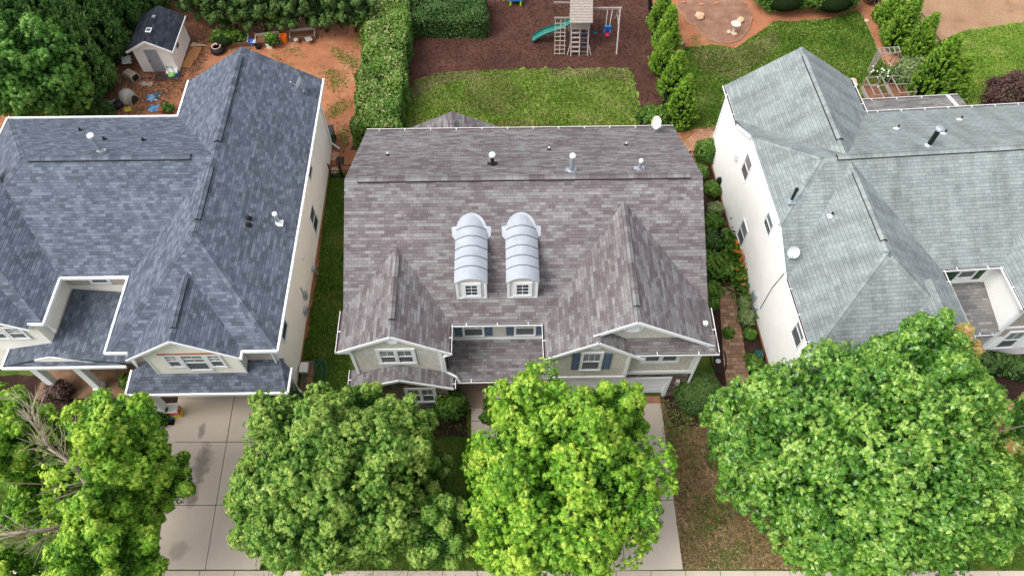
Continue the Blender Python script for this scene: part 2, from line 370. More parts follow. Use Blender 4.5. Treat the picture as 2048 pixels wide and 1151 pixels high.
def tree(name, label, cat, base, c, r, lobes, clumps, per, leaf, mat, bark=BARK, group=None, elong=1.0, tips=14, more=(), **kw):
    t = thing(name, label, cat, base, group=group)
    S = [crown_pts(c, r, lobes, clumps, per, leaf, **kw)]+[crown_pts(q[0], q[1], q[2], clumps, per, leaf, **{**kw, **(q[3] if len(q) > 3 else {})}) for q in more]
    P, Nn, T, L, Dd = [np.concatenate(q) for q in zip(*S)]
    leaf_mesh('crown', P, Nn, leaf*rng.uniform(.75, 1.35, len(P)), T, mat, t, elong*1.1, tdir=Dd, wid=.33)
    idx = np.linspace(0, len(L)-1, min(tips, len(L))).astype(int)
    trunk_mesh(base, c, [L[i] for i in idx], max(.05, min(.24, r[0]*.055))).build('trunk', bark, t, smooth=True)
    return t
def bush(name, label, cat, base, r, mat, n=1800, leaf=.12, group=None, smooth_ball=False, tm=.45, core=True):
    base = V(base); t = thing(name, label, cat, base, group=group)
    c = np.array([base.x, base.y, base.z+r[2]*.85]); rr = np.array(r)
    d = rdir(n); d[:, 2] = np.where(d[:, 2] < -.6, -d[:, 2], d[:, 2])
    if smooth_ball: k = rng.uniform(.9, 1.03, n)
    else:
        ph = rng.uniform(0, 9, 6); k = .8+.12*np.sin(d[:, 0]*5+ph[0])*np.sin(d[:, 1]*5+ph[1])+.1*np.sin(d[:, 2]*6+ph[2]+d[:, 0]*4)+rng.normal(0, .09, n)
    P = c+d*rr*k[:, None]; P[:, 2] = np.maximum(P[:, 2], base.z+.02)
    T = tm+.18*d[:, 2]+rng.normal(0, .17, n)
    leaf_mesh('leaves', P, d*.7+rng.normal(scale=.5, size=(n, 3))+np.array([0, 0, .4]), leaf*rng.uniform(.7, 1.3, n), T, mat, t)
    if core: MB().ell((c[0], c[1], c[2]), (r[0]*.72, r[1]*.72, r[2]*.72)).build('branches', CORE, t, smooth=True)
    else:
        mb = MB()
        for i in range(7):
            a = i*.9; mb.tube([base, base+V((math.cos(a)*r[0]*.4, math.sin(a)*r[1]*.4, r[2]))], [.02, .008], 4)
        mb.build('branches', BARKD, t)
    return t
def cone_tree(name, label, base, r, h, mat, n=2500, leaf=.2, group=None, fat=.75, tm=.4, cat='tree'):
    base = V(base); t = thing(name, label, cat, base, group=group)
    spr = max(30, n//18); u = rng.random(spr)**1.25; a = rng.random(spr)*2*math.pi
    prof = lambda x: np.minimum(1, (1-x)*1.0/(1-fat*.55))**.8*np.minimum(1, .55+x*4)
    rr = r*prof(u)*rng.uniform(.7, 1.04, spr)*(1+.12*np.sin(3*a+u*9))
    S = np.stack([rr*np.cos(a), rr*np.sin(a), .1+u*(h-.15)], 1)
    i = np.repeat(np.arange(spr), 18); m = len(i); outd = np.stack([np.cos(a), np.sin(a), np.full(spr, 1.5)], 1)[i]
    k = rng.random(m)[:, None]
    P = np.array(base)+S[i]*np.stack([1-.0*k[:, 0]]*3, 1)+unit(outd)*(k-.5)*leaf*4.5+rng.normal(scale=leaf*.5, size=(m, 3))
    P[:, 2] = np.maximum(P[:, 2], base.z+.03)
    st = rng.normal(0, .12, spr)[i]
    T = tm+st+.5*(k[:, 0]-.5)+rng.normal(0, .09, m)
    leaf_mesh('foliage', P, np.cross(outd, rdir(m))+outd*.4, leaf*rng.uniform(.7, 1.3, m), T, mat, t, 1.7, tdir=outd)
    mb = MB(); mb.tube([base, base+V((0, 0, h*.88))], [max(.06, r*.09), .02], 6); mb.build('trunk', BARKD, t)
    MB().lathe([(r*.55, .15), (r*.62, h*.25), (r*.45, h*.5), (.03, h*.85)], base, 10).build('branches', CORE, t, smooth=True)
    return t
def scatter(poly, n):
    poly = [(p[0], p[1]) for p in poly]; x = [p[0] for p in poly]; y = [p[1] for p in poly]; out = []
    X = rng.uniform(min(x), max(x), n*3); Y = rng.uniform(min(y), max(y), n*3); ins = np.zeros(n*3, bool)
    j = len(poly)-1
    for i in range(len(poly)):
        xi, yi = poly[i]; xj, yj = poly[j]
        with np.errstate(divide='ignore', invalid='ignore'):
            c = ((yi > Y) != (yj > Y)) & (X < (xj-xi)*(Y-yi)/((yj-yi) if abs(yj-yi) > 1e-9 else 1e-9)+xi)
        ins ^= c; j = i
    return np.stack([X[ins], Y[ins]], 1)[:n]
def blades(name, poly, n, h, mat, z, tm=.5, tv=.18, patch=2.5, sx=.35):
    p = scatter(poly, n); m = len(p)
    lean = np.concatenate([rng.normal(0, .6, (m, 2)), np.ones((m, 1))], 1)
    Nn = np.cross(lean, rdir(m)); sz = h*rng.uniform(.6, 1.4, m)
    pt = np.sin(p[:, 0]*1.1+np.sin(p[:, 1]*.9)*1.5)*np.sin(p[:, 1]*1.3+np.cos(p[:, 0]*.7)*1.7)
    T = tm+.2*pt+rng.normal(0, tv, m)
    C = np.concatenate([p, np.full((m, 1), z)+sz[:, None]*.35], 1)
    o = leaf_mesh(name, C, Nn, sz, T, mat, None, 1.0, tdir=lean); o['kind'] = 'stuff'; return o
def sheet(name, pts, z, mat, kind='structure', jit=0, sub=.6):
    pts = [V((p[0], p[1], z)) for p in pts]; out = []
    if jit:
        for i, p in enumerate(pts):
            q = pts[(i+1) % len(pts)]; k = max(1, int((q-p).length/sub))
            for a in range(k): out.append(p.lerp(q, a/k)+V((random.gauss(0, jit), random.gauss(0, jit), 0)))
    else: out = pts
    o = MB().poly(out).build(name, mat)
    if kind: o['kind'] = kind
    return o

# ------------------------------------------------------------------ the ground and what lies flat on it
def earth(name, stops, sc=.8, fine=18, grass=None, gt=(.52, .62), gsc=.5, bumpd=.05):
    m = N(name, .97, .08); co = m.coord()
    c = m.ramp(m.noise(sc, 7, .65), stops)
    c = m.mix(1, c, m.ramp(m.noise(fine, 5, .75), [(.3, g3(.62)), (.7, g3(1.25))]), 'MULTIPLY')
    if grass:
        f = m.math('ADD', m.math('MULTIPLY', m.noise(gsc, 5, .7), .65), m.math('MULTIPLY', m.noise(7, 4, .7), .35))
        c = m.mix(m.ramp(f, [(gt[0], g3(0)), (gt[1], g3(.85))]), c, m.mix(m.noise(9, 4), grass, m.mix(1, grass, g3(.45), 'MULTIPLY')))
    m.col(c).bump(m.noise(fine*.7, 6, .7), .7, bumpd); return m.mat
CLAY = earth('red_clay', [(.25, rgb(142, 92, 68)), (.5, rgb(166, 110, 80)), (.75, rgb(184, 136, 106))], .7, 22, rgb(96, 102, 56), (.54, .64), .45)
SOIL = earth('leaf_litter_soil', [(.25, rgb(88, 60, 48)), (.5, rgb(122, 84, 64)), (.75, rgb(156, 112, 86))], 1.2, 26)
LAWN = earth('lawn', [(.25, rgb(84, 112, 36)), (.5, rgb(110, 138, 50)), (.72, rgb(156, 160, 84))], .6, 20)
LAWND = earth('shade_tinted_lawn', [(.25, rgb(54, 80, 24)), (.5, rgb(70, 94, 34)), (.75, rgb(120, 116, 62))], .7, 20)  # darker lawn copy with tree shade put into its greens, reused in open yards
DRY = earth('dormant_lawn', [(.25, rgb(100, 92, 54)), (.5, rgb(142, 116, 82)), (.75, rgb(174, 142, 110))], .6, 20)
MULCH = earth('brown_mulch', [(.25, rgb(70, 48, 42)), (.5, rgb(85, 58, 50)), (.75, rgb(100, 70, 61))], .5, 40, bumpd=.08)
BEDM = earth('dark_bed_mulch', [(.25, rgb(46, 33, 30)), (.5, rgb(60, 44, 39)), (.75, rgb(84, 63, 54))], .8, 34, bumpd=.08)
GRAVEL = earth('gravel', [(.25, rgb(118, 86, 70)), (.5, rgb(140, 106, 88)), (.75, rgb(160, 128, 110))], 1.5, 34)
BARE = earth('bare_brown_lawn', [(.25, rgb(128, 98, 76)), (.5, rgb(158, 126, 100)), (.75, rgb(182, 148, 122))], .7, 20, rgb(112, 112, 58), (.5, .66), .35)
def concrete(name, base, stain=None):
    m = N(name, .85, .2)
    c = m.ramp(m.noise(.7, 6, .6), [(.3, base), (.7, tuple(min(1, q*1.16) for q in base[:3])+(1,))])
    c = m.mix(1, c, m.ramp(m.noise(35, 3, .7), [(.3, g3(.9)), (.7, g3(1.06))]), 'MULTIPLY')
    c = m.mix(m.ramp(m.noise(.35, 5, .7), [(.55, g3(0)), (.75, g3(.35))]), c, rgb(166, 134, 112))
    if stain:
        p = m.coord(); acc = None
        for (x, y), (sx, sy), a in stain:
            X, Y, _ = m.sep(p); dx = m.math('DIVIDE', m.math('SUBTRACT', X, x), sx); dy = m.math('DIVIDE', m.math('SUBTRACT', Y, y), sy)
            d = m.math('ADD', m.math('ADD', m.math('MULTIPLY', dx, dx), m.math('MULTIPLY', dy, dy)), m.math('MULTIPLY', m.math('SUBTRACT', m.noise(1.6, 6, .7), .5), 3.2))
            f = m.math('MULTIPLY', m.ramp(d, [(.2, g3(1)), (1, g3(0))]), a); acc = f if acc is None else m.math('MAXIMUM', acc, f)
        c = m.mix(acc, c, rgb(74, 64, 57))
    m.col(c).bump(m.noise(40, 3), .15, .01); return m.mat
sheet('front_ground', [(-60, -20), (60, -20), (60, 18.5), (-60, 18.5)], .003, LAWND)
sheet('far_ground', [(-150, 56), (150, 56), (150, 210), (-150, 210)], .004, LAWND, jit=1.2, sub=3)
sheet('ground', [(-160, -40), (160, -40), (160, 220), (-160, 220)], 0, CLAY)
pp = lambda *q: [at(*a) for a in q]
# mulch play yard, back lawn
mul = pp((800, -60), (1296, -60), (1303, 60), (1326, 215), (1345, 300), (700, 300), (775, 180))
sheet('mulch_bed', mul, .008, MULCH)
lawn = pp((790, 330), (800, 235), (812, 190), (832, 163), (870, 150), (930, 144), (1010, 140), (1120, 138), (1255, 138), (1266, 150), (1272, 180), (1279, 225), (1284, 330))
sheet('lawn', lawn, .014, LAWN, jit=.10, sub=.25)
blades('grass', lawn, 46000, .085, L_GRS, .014, .58, .2)
blades('dry_grass_patch', pp((930, 150), (1010, 146), (1060, 200), (1010, 235), (930, 215)), 2500, .08, L_DRY, .014, .6)
blades('dry_grass_edge', pp((1080, 140), (1250, 140), (1262, 165), (1200, 158), (1100, 150)), 1500, .08, L_DRY, .014, .7)
blades('dormant_grass', pp((812, 185), (832, 160), (870, 148), (960, 141), (950, 155), (870, 172), (830, 200)), 2600, .08, L_DRY, .014, .7)
sheet('dirt_patch', pp((985, 300), (985, 246), (1010, 240), (1060, 243), (1110, 252), (1130, 300)), .018, DRY, jit=.08, sub=.3)
ch = scatter(mul, 15000); cn = len(ch)
o = leaf_mesh('bark_chips', np.concatenate([ch, np.full((cn, 1), .03)], 1), rdir(cn)*.5+np.array([0, 0, 1]), rng.uniform(.04, .11, cn), rng.beta(1.6, 2.2, cn)*.96+.1*(rng.random(cn) > .992), L_CHIP, None, 1.5); o['kind'] = 'stuff'
# side yard between the left house and the middle house, front yards
side = pp((660, 345), (692, 345), (700, 900), (560, 900), (600, 760), (632, 560))
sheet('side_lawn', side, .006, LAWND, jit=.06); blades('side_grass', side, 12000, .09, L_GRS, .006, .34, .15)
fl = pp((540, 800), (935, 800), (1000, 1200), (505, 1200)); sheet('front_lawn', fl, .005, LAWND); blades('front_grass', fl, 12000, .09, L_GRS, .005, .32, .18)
fr = pp((1315, 800), (1480, 800), (1620, 1137), (1366, 1137)); sheet('dormant_lawn', fr, .006, DRY); blades('dormant_turf', fr, 12000, .09, L_DRY, .006, .55, .22)
gp = scatter(fr, 9000); gm = np.sin(gp[:, 0]*1.7+1.5*np.sin(gp[:, 1]*1.1))*np.sin(gp[:, 1]*1.5)+rng.normal(0, .4, len(gp)); gp = gp[gm > .35]
o = leaf_mesh('green_tufts', np.concatenate([gp, np.full((len(gp), 1), .03)], 1), rdir(len(gp))+np.array([0, 0, .5]), rng.uniform(.06, .13, len(gp)), rng.normal(.38, .2, len(gp)), L_GRS, None, 1.4); o['kind'] = 'stuff'
fw_ = pp((-100, 860), (310, 860), (310, 1180), (-200, 1180)); sheet('shade_tinted_lawn', fw_, .006, LAWND); blades('shade_tinted_grass', fw_, 5000, .09, L_GRS, .006, .3)  # sheet and blades coloured darker for the shade under the tree
fe = pp((1630, 1137), (1500, 830), (2250, 830), (2250, 1137)); blades('verge_grass', fe, 12000, .09, L_GRS, .004, .34, .2)
# right back yards
blades('dormant_back_grass', pp((1380, 100), (1480, 98), (1550, 60), (1560, 95), (1470, 160), (1400, 140)), 4500, .09, L_DRY, .006, .5)
rb = pp((1345, 262), (1355, 215), (1360, 130), (1372, 95), (1420, 92), (1470, 98), (1510, 70), (1545, 45), (1660, 38), (1715, 20), (1735, 50), (1760, 108), (1780, 150), (1740, 260), (1500, 330), (1420, 258))
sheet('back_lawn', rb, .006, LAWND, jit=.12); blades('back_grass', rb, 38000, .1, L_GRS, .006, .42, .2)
rr_ = pp((1850, 95), (1930, 62), (2080, 40), (2200, 120), (2200, 320), (1900, 300)); sheet('far_lawn', rr_, .006, LAWN, jit=.15); blades('far_grass', rr_, 24000, .09, L_GRS, .006, .52, .18)
sheet('bare_yard', pp((1790, -60), (2200, -60), (2200, 112), (2080, 45), (1930, 66), (1852, 100), (1810, 30)), .004, BARE)
gb = pp((1350, -30), (1360, 18), (1372, 41), (1391, 54), (1405, 68), (1419, 78), (1437, 84), (1458, 85), (1481, 79), (1497, 58), (1505, 34), (1500, 12), (1440, -30))
sheet('gravel_bed', gb, .010, GRAVEL, jit=.09, sub=.25)
# left back yard: litter under the trees
sheet('leaf_litter', pp((180, 260), (150, 60), (420, -40), (760, -60), (745, 12), (690, 50), (560, 66), (440, 70), (395, 84), (270, 130), (235, 200), (225, 250)), .005, SOIL, jit=.12)
lt = scatter(pp((180, 250), (330, 60), (690, 20), (700, 70), (560, 90), (420, 110), (380, 180), (250, 245)), 3500)
o = leaf_mesh('fallen_leaves', np.concatenate([lt, np.full((len(lt), 1), .03)], 1), rdir(len(lt))*.4+np.array([0, 0, 1]), rng.uniform(.05, .13, len(lt)), rng.beta(1.5, 2.5, len(lt)), foliage('litter', [(0, (.06, .035, .02, 1)), (.6, (.2, .12, .07, 1)), (1, (.5, .4, .3, 1))], 0, .9), None, 1.3); o['kind'] = 'stuff'
wd = scatter(pp((540, 110), (600, 92), (735, 40), (710, 150), (695, 310), (655, 300), (640, 170)), 9000)
wm = np.sin(wd[:, 0]*1.9+2*np.sin(wd[:, 1]*.8))*np.sin(wd[:, 1]*1.4+wd[:, 0]*.6)+rng.normal(0, .35, len(wd))+np.where(wd[:, 1] < 33, .25, -.1); wd = wd[wm > .42]
o = leaf_mesh('weeds', np.concatenate([wd, np.full((len(wd), 1), .03)], 1), rdir(len(wd))+np.array([0, 0, .6]), rng.uniform(.04, .1, len(wd)), rng.normal(.45, .2, len(wd)), L_GRS, None, 1.4); o['kind'] = 'stuff'
# planting beds
sheet('planting_bed', pp((1345, 420), (1405, 330), (1420, 330), (1480, 520), (1560, 730), (1545, 830), (1440, 830), (1425, 700), (1395, 560)), .008, BEDM, jit=.04)
sheet('front_bed', pp((690, 760), (935, 760), (935, 872), (860, 872), (800, 850), (690, 850)), .009, BEDM, jit=.04)
sheet('path_bed', pp((972, 760), (1100, 760), (1100, 870), (980, 835)), .009, BEDM, jit=.04)
sheet('corner_bed', pp((1326, 780), (1405, 770), (1445, 800), (1430, 840), (1395, 855), (1350, 850), (1333, 830)), .010, BEDM, jit=.04)
sheet('porch_bed', pp((-40, 750), (330, 750), (356, 800), (352, 850), (305, 850), (-40, 860)), .009, BEDM, jit=.04)
sheet('street_side_bed', [RF.wor(p) for p in ((19, -3.2, 0), (34, -3.2, 0), (34, 2, 0), (19, 2, 0))], .009, BEDM)
# concrete
CONC = concrete('driveway_concrete', rgb(184, 172, 158))
CONCL = concrete('stained_concrete', rgb(184, 171, 156), [(tuple(at(405, 925)[:2]), (.5, 1.1), .55), (tuple(at(385, 990)[:2]), (.35, .7), .6), (tuple(at(404, 862)[:2]), (.22, .45), .55), (tuple(at(360, 1100)[:2]), (.5, .5), .3)])
WALK = concrete('sidewalk_concrete', rgb(186, 172, 156))
def slabs(name, rows, mat, z=.06, gap=.014):              # poured slabs with real joints between them
    mb = MB()
    for a, b, c, d in rows:
        P = [V((p[0], p[1], 0)) for p in (a, b, c, d)]; ce = sum(P, V())/4
        Q = [p+(ce-p).normalized()*gap*1.6 for p in P]
        top = [V((p.x, p.y, z)) for p in Q]; bot = [V((p.x, p.y, -.02)) for p in Q]
        mb.add(top+bot, [(0, 1, 2, 3), (0, 4, 5, 1), (1, 5, 6, 2), (2, 6, 7, 3), (3, 7, 4, 0)])
    o = mb.build(name, mat); o['kind'] = 'structure'; return o
def mfw(x, y): return MF.wor((x, y, 0))
def grid(F, xs, ys): return [tuple(F.wor((x, y, 0)) for x, y in ((xs[i], ys[j]), (xs[i+1], ys[j]), (xs[i+1], ys[j+1]), (xs[i], ys[j+1]))) for i in range(len(xs)-1) for j in range(len(ys)-1)]
ly = [MF.at(400, py).y for py in (1139, 1010, 884, 795)]+[-.3]
lx = [MF.at(315, 1139).x, MF.at(409, 1139).x, MF.at(520, 1139).x]
edge = [lambda r: 357-47*(r-790)/361, lambda r: 470-61*(r-790)/361, lambda r: 588-70*(r-790)/361]
rows = [1139, 1010, 884, 797, 762]
slabs('driveway', [(at(edge[i](rows[k]), rows[k]), at(edge[i+1](rows[k]), rows[k]), at(edge[i+1](rows[k+1]), rows[k+1]), at(edge[i](rows[k+1]), rows[k+1])) for i in (0, 1) for k in range(4)], CONCL)
slabs('entry_path', [tuple(at(*q) for q in ((306, 887), (352, 887), (355, 850), (309, 850)))]+grid(MF, [-18.6, -17.6], [-4.2, -2.4, -1.2]), CONC, .055)
sheet('flagstone_porch', [MF.wor(p) for p in ((-23.4, -.9, 0), (-17.4, -.9, 0), (-17.4, 2.5, 0), (-23.4, 2.5, 0))], .06, plain('flagstone', rgb(128, 100, 78), .8, .2, .5, sc=3))
ry = [MF.at(1340, py).y for py in (1139, 1000, 875, 793)]+[-1.3]
rx = [2.6, MF.at(1250, 1139).x, MF.at(1366, 1139).x]
slabs('garage_driveway', grid(MF, rx, ry), CONC)
slabs('garage_apron', grid(MF, [2.6, rx[2]], [-1.62, -1.24]), TERRA, .075)
wy = [MF.at(950, py).y for py in (880, 842, 795)]
slabs('front_walk', grid(MF, [-2.02, -1.1], wy)+grid(MF, [-1.1, 1.9, 2.5], [wy[0], wy[1]]), CONC)
slabs('porch_floor', grid(MF, [-2.95, -.5, 1.62], [-1.75, .3]), concrete('porch_concrete', rgb(160, 138, 124)), .09)  # porch concrete is darker and browner than the driveway
sy = [5.2, 7.08]; sw = []
xs = [-24+1.5*i for i in range(34)]
slabs('sidewalk', [((xs[i], sy[0]), (xs[i+1], sy[0]), (xs[i+1], sy[1]), (xs[i], sy[1])) for i in range(33)], WALK)
# brick paver walk and patio
def pavers(name, cols, bw, bh):
    m = N(name, .85, .2); x, y, _ = m.sep(m.coord())
    v = m.math('DIVIDE', y, bh); row = m.math('FLOOR', v); u = m.math('ADD', m.math('DIVIDE', x, bw), m.math('MULTIPLY', row, .5))
    c = m.ramp(m.white(m.comb(m.math('FLOOR', u), row)), cols)
    gap = m.math('MAXIMUM', m.math('LESS_THAN', m.math('FRACT', u), .08), m.math('LESS_THAN', m.math('FRACT', v), .1))
    c = m.mix(1, c, m.ramp(m.noise(1.3, 5), [(.3, g3(.75)), (.7, g3(1.1))]), 'MULTIPLY')
    m.col(m.mix(m.math('MULTIPLY', gap, .7), c, rgb(60, 48, 38))).bump(m.math('SUBTRACT', 1, gap), .6, .01); return m.mat
PAV = pavers('tumbled_pavers', [(0, rgb(122, 94, 76)), (.5, rgb(148, 116, 94)), (1, rgb(168, 140, 118))], .3, .22)
sheet('paver_path', pp((1437, 575), (1468, 570), (1482, 660), (1497, 740), (1500, 830), (1455, 830), (1451, 760), (1444, 680)), .03, PAV, jit=.02)
sheet('paver_patio', pp((1366, 285), (1395, 262), (1440, 248), (1480, 262), (1450, 330), (1390, 330)), .03, pavers('clay_pavers', [(0, rgb(156, 112, 88)), (.5, rgb(176, 130, 102)), (1, rgb(188, 148, 122))], .3, .2), jit=.02)

# ------------------------------------------------------------------ parts shared by the houses
def gutter(mb, a, b, out, z=0, h=.11, wd=.11, clip=1.25):
    a, b, out = V(a), V(b), V(out); up = V((0, 0, 1))
    mb.bar(a+out*wd, b+out*wd, .02, h, 0)                                  # outer lip
    mb.bar(a+out*wd*.5-up*h*.5, b+out*wd*.5-up*h*.5, wd, .015, 0)          # trough bottom
    mb.bar(a+out*wd*.5-up*h*.12, b+out*wd*.5-up*h*.12, wd-.03, .05, 1)     # leaves lying in it
    L = (b-a).length; n = max(1, int(L/clip))
    for i in range(n):
        p = a.lerp(b, (i+.5)/n); e = (b-a).normalized()*.02
        mb.bar(p-out*.05+up*h*.45, p+out*(wd+.005)+up*h*.45, .03, .025, 0)
def window(root, T, u0, u1, v0, v1, trim=.11, units=1, sash=True, muntin=(2, 1), name='window', gl=(None, None)):
    f = MB(); f.T = T; up, lo = MB(), MB(); up.T = lo.T = T
    f.box(u0, u1, v1-trim, v1, 0, .05); f.box(u0, u1, v0, v0+trim, 0, .06)
    n = units; cw = (u1-u0-trim*(n+1))/n
    for i in range(n+1): x = u0+i*(cw+trim); f.box(x, x+trim, v0+trim, v1-trim, 0, .048)
    for i in range(n):
        a = u0+trim+i*(cw+trim); b = a+cw; c, d = v0+trim, v1-trim; m = (c+d)/2 if sash else c
        if sash: f.box(a, b, m-.025, m+.025, .012, .035); lo.box(a, b, c, m-.025, .004, .016)
        up.box(a, b, m+.025 if sash else c, d, .004, .012)
        for k in range(1, muntin[0]): x = a+cw*k/muntin[0]; f.box(x-.011, x+.011, m, d, .012, .022)
        for k in range(1, muntin[1]): y = m+(d-m)*k/muntin[1]; f.box(a, b, y-.011, y+.011, .012, .024)
    o = f.build(name, WHITE, root)
    up.build('pane', gl[0] or G_UP, o)
    if sash: lo.build('screen', gl[1] or G_LO, o)
    return o
def shutter(root, T, u0, u1, v0, v1, mat):
    m = MB(); m.T = T; m.box(u0, u1, v0, v1, 0, .03)
    mid = (v0+v1)/2
    for a, b in ((v0+.06, mid-.03), (mid+.03, v1-.06)): m.box(u0+.06, u1-.06, a, b, .03, .042)
    m.build('shutter', mat, root)
def cap(mb, a, b, cl, cr, wd=.16, lift=.012, mi=0, skirt=0, smi=1):
    a, b = V(a), V(b); e = (b-a).normalized(); up = V((0, 0, lift)); L = (b-a).length
    for c in (cl, cr):
        s = V(c)-a; s = (s-e*s.dot(e)).normalized()
        q = [a+up, b+up, b+s*wd+up, a+s*wd+up]
        mb.poly(q, mi, [(0, 0), (0, L), (wd, L), (wd, 0)] if False else [(0, 0), (L, 0), (L, wd*.9), (0, wd*.9)])
        if skirt:
            d = V((0, 0, -skirt)); mb.poly([q[3], q[2], q[2]+d, q[3]+d], smi); mb.poly([q[0], q[3], q[3]+d, q[0]+d], smi); mb.poly([q[1], q[2], q[2]+d, q[1]+d], smi)
def ridge_vent(root, a, b, cl, cr, mat, wd=.19, lift=.10):
    mb = MB(); cap(mb, a, b, cl, cr, wd, lift, 0, .075, 1); return mb.build('ridge_vent', [mat, BLACK], root)
def caps(root, mat, segs, name='ridge_cap', wd=.15):
    mb = MB()
    for a, b, cl, cr in segs: cap(mb, a, b, cl, cr, wd, .014, 0, .02, 0)
    mb.build(name, mat, root)
def pipe(root, p, h, r, mat, topmat=None, flange=None, capr=None, name='vent_pipe', fsz=.22):
    p = V(p); m = MB(); m.tube([p-V((0, 0, .3)), p+V((0, 0, h))], r, 12); o = m.build(name, mat, root, smooth=False)
    if flange:
        f = MB(); f.lathe([(r*2.2, -.08), (r*1.7, .05), (r*1.05, .14)], p, 12); f.bar(p+V((-fsz, 0, -.02)), p+V((fsz, 0, -.02)), fsz*1.6, .05); f.build('flashing', flange, o)
    if topmat:
        c = MB(); k = capr or r*1.5; c.lathe([(k*.7, -.02), (k, .03), (k, .12), (k*.6, .17)], p+V((0, 0, h)), 12); c.build('rain_cap', topmat, o)
    return o
def round_vent(root, T, u, v, r, ry):
    m = MB(); m.T = T; n = 24
    m.prism([(u+r*math.cos(2*math.pi*k/n), v+ry*math.sin(2*math.pi*k/n)) for k in range(n)], 0, .05)
    m.prism([(u+r*.8*math.cos(2*math.pi*k/n), v+ry*.8*math.sin(2*math.pi*k/n)) for k in range(n)], .05, .055, 1)
    for k in range(-3, 4): m.box(u-r*.6, u+r*.6, v+k*ry*.2-.01, v+k*ry*.2+.01, .055, .075)
    m.build('gable_vent', [WHITE, plain('vent_inset', rgb(214, 216, 220), .6)], root)  # inset disc slightly greyer than the white trim
def downspout(root, pts, name='downspout', r=.045):
    m = MB()
    for a, b in zip(pts[:-1], pts[1:]): m.bar(a, b, r*2, r*1.6)
    return m.build(name, WHITE, root)

# ------------------------------------------------------------------ the middle house
H = thing('house', 'house in the middle with mauve grey shingle roof, twin arched metal dormers and blue shutters', 'house', (0, 5, 0), MF)
XL, XR, RY, RZ, SL = -7.45, 8.72, 5.95, 8.1, .5
EZ = RZ-SL*(RY-.08); BY = RY+(RZ-EZ)/SL
mainf = lambda x, y: RZ-SL*abs(y-RY)
r = MB(); r.slab([(XL, .08, EZ), (XR, .08, EZ), (XR, RY, RZ), (XL, RY, RZ)]); r.slab([(XL, BY, EZ), (XR, BY, EZ), (XR, RY, RZ), (XL, RY, RZ)])
r.build('roof', [SH_M, WHITE], H)
lg = dict(rx=-5.07, rz=6.72, fy=-1.36, lx=-7.48, lz=5.45, rx2=-2.74, rz2=5.2)
ym = lambda z: RY-(RZ-z)/SL
r = MB()
r.slab([(lg['lx'], lg['fy'], lg['lz']), (lg['lx'], ym(5.45)-.03, 5.45), (-5.07, ym(6.72), 6.72), (-5.07, lg['fy'], 6.72)])
r.slab([(-2.74, lg['fy'], 5.2), (-2.74, ym(5.2), 5.2), (-5.07, ym(6.72), 6.72), (-5.07, lg['fy'], 6.72)])
LGR = r.build('gable_roof', [SH_M, WHITE], H)
r = MB(); gy = ym(7.6)
r.slab([(1.43, -1.72, 5.2), (1.43, ym(5.2), 5.2), (5.11, gy, 7.6), (5.11, -1.33, 7.6), (3.58, -1.33, 6.602), (3.58, -1.72, 6.602)])
r.slab([(5.11, -1.33, 7.6), (5.11, gy, 7.6), (8.74, ym(5.45)-.03, 5.45), (8.74, -1.62, 5.45), (8.62, -1.36, 5.521)])
r.build('gable_roof', [SH_M, WHITE], H)
r = MB(); r.slab([(3.58, -1.72, 6.60), (5.62, -1.72, 5.10), (5.62, -.95, 5.10), (3.58, -.95, 6.60)]); r.build('small_gable_roof', [SH_M, WHITE], H)
r = MB(); r.slab([(5.1, -1.62, 5.38), (8.735, -1.62, 5.38), (8.735, -.95, 5.70), (4.6, -.95, 5.70)]); r.build('apron_roof', [SH_M, WHITE], H)
r = MB(); r.slab([(-3.1, .36, 3.2), (1.66, .36, 3.2), (1.66, -1.52, 2.76), (-2.86, -1.52, 2.76)]); r.build('porch_roof', [SH_M, WHITE], H)
r = MB(); r.slab([(-7.36, -1.98, 2.95), (-7.36, -1.0, 2.95), (-5.03, -1.0, 3.88), (-5.03, -1.98, 3.88)]); r.slab([(-2.70, -1.98, 2.95), (-2.70, -1.0, 2.95), (-5.03, -1.0, 3.88), (-5.03, -1.98, 3.88)])
r.build('bay_roof', [SH_M, WHITE], H)
r = MB(); r.slab([(-5.95, 13.75, 3.12), (-5.95, 11.2, 3.12), (-3.0, 11.2, 4.6), (-3.0, 13.75, 4.6)]); r.slab([(-.05, 13.75, 3.12), (-.05, 11.2, 3.12), (-3.0, 11.2, 4.6), (-3.0, 13.75, 4.6)])
r.build('sunroom_roof', [SH_M, WHITE], H)
# ridge vents and caps
caps(H, SH_M, [((XL, RY, RZ), (XR, RY, RZ), (XL, .1, EZ), (XL, BY, EZ)), ((-5.07, -1.36, 6.72), (-5.07, 3.15, 6.72), (-7.48, -1.36, 5.45), (-2.74, -1.36, 5.2)), ((5.11, -1.33, 7.6), (5.11, gy, 7.6), (1.43, -1.33, 5.2), (8.74, -1.33, 5.45)), ((-3, 11.8, 4.6), (-3, 13.75, 4.6), (-5.95, 11.8, 3.12), (-.05, 11.8, 3.12))])
ridge_vent(H, (-6.85, RY, RZ), (8.15, RY, RZ), (-6.85, .1, EZ), (-6.85, BY, EZ), SH_M)
ridge_vent(H, (-5.07, -.55, 6.72), (-5.07, 2.75, 6.72), (-7.48, -.55, 5.45), (-2.74, -.55, 5.2), SH_M, .15)
ridge_vent(H, (5.11, -.6, 7.6), (5.11, 4.5, 7.6), (1.43, -.6, 5.2), (8.74, -.6, 5.45), SH_M, .16)
ridge_vent(H, (-3, 11.9, 4.6), (-3, 13.0, 4.6), (-5.95, 11.9, 3.12), (-.05, 11.9, 3.12), SH_M, .14)
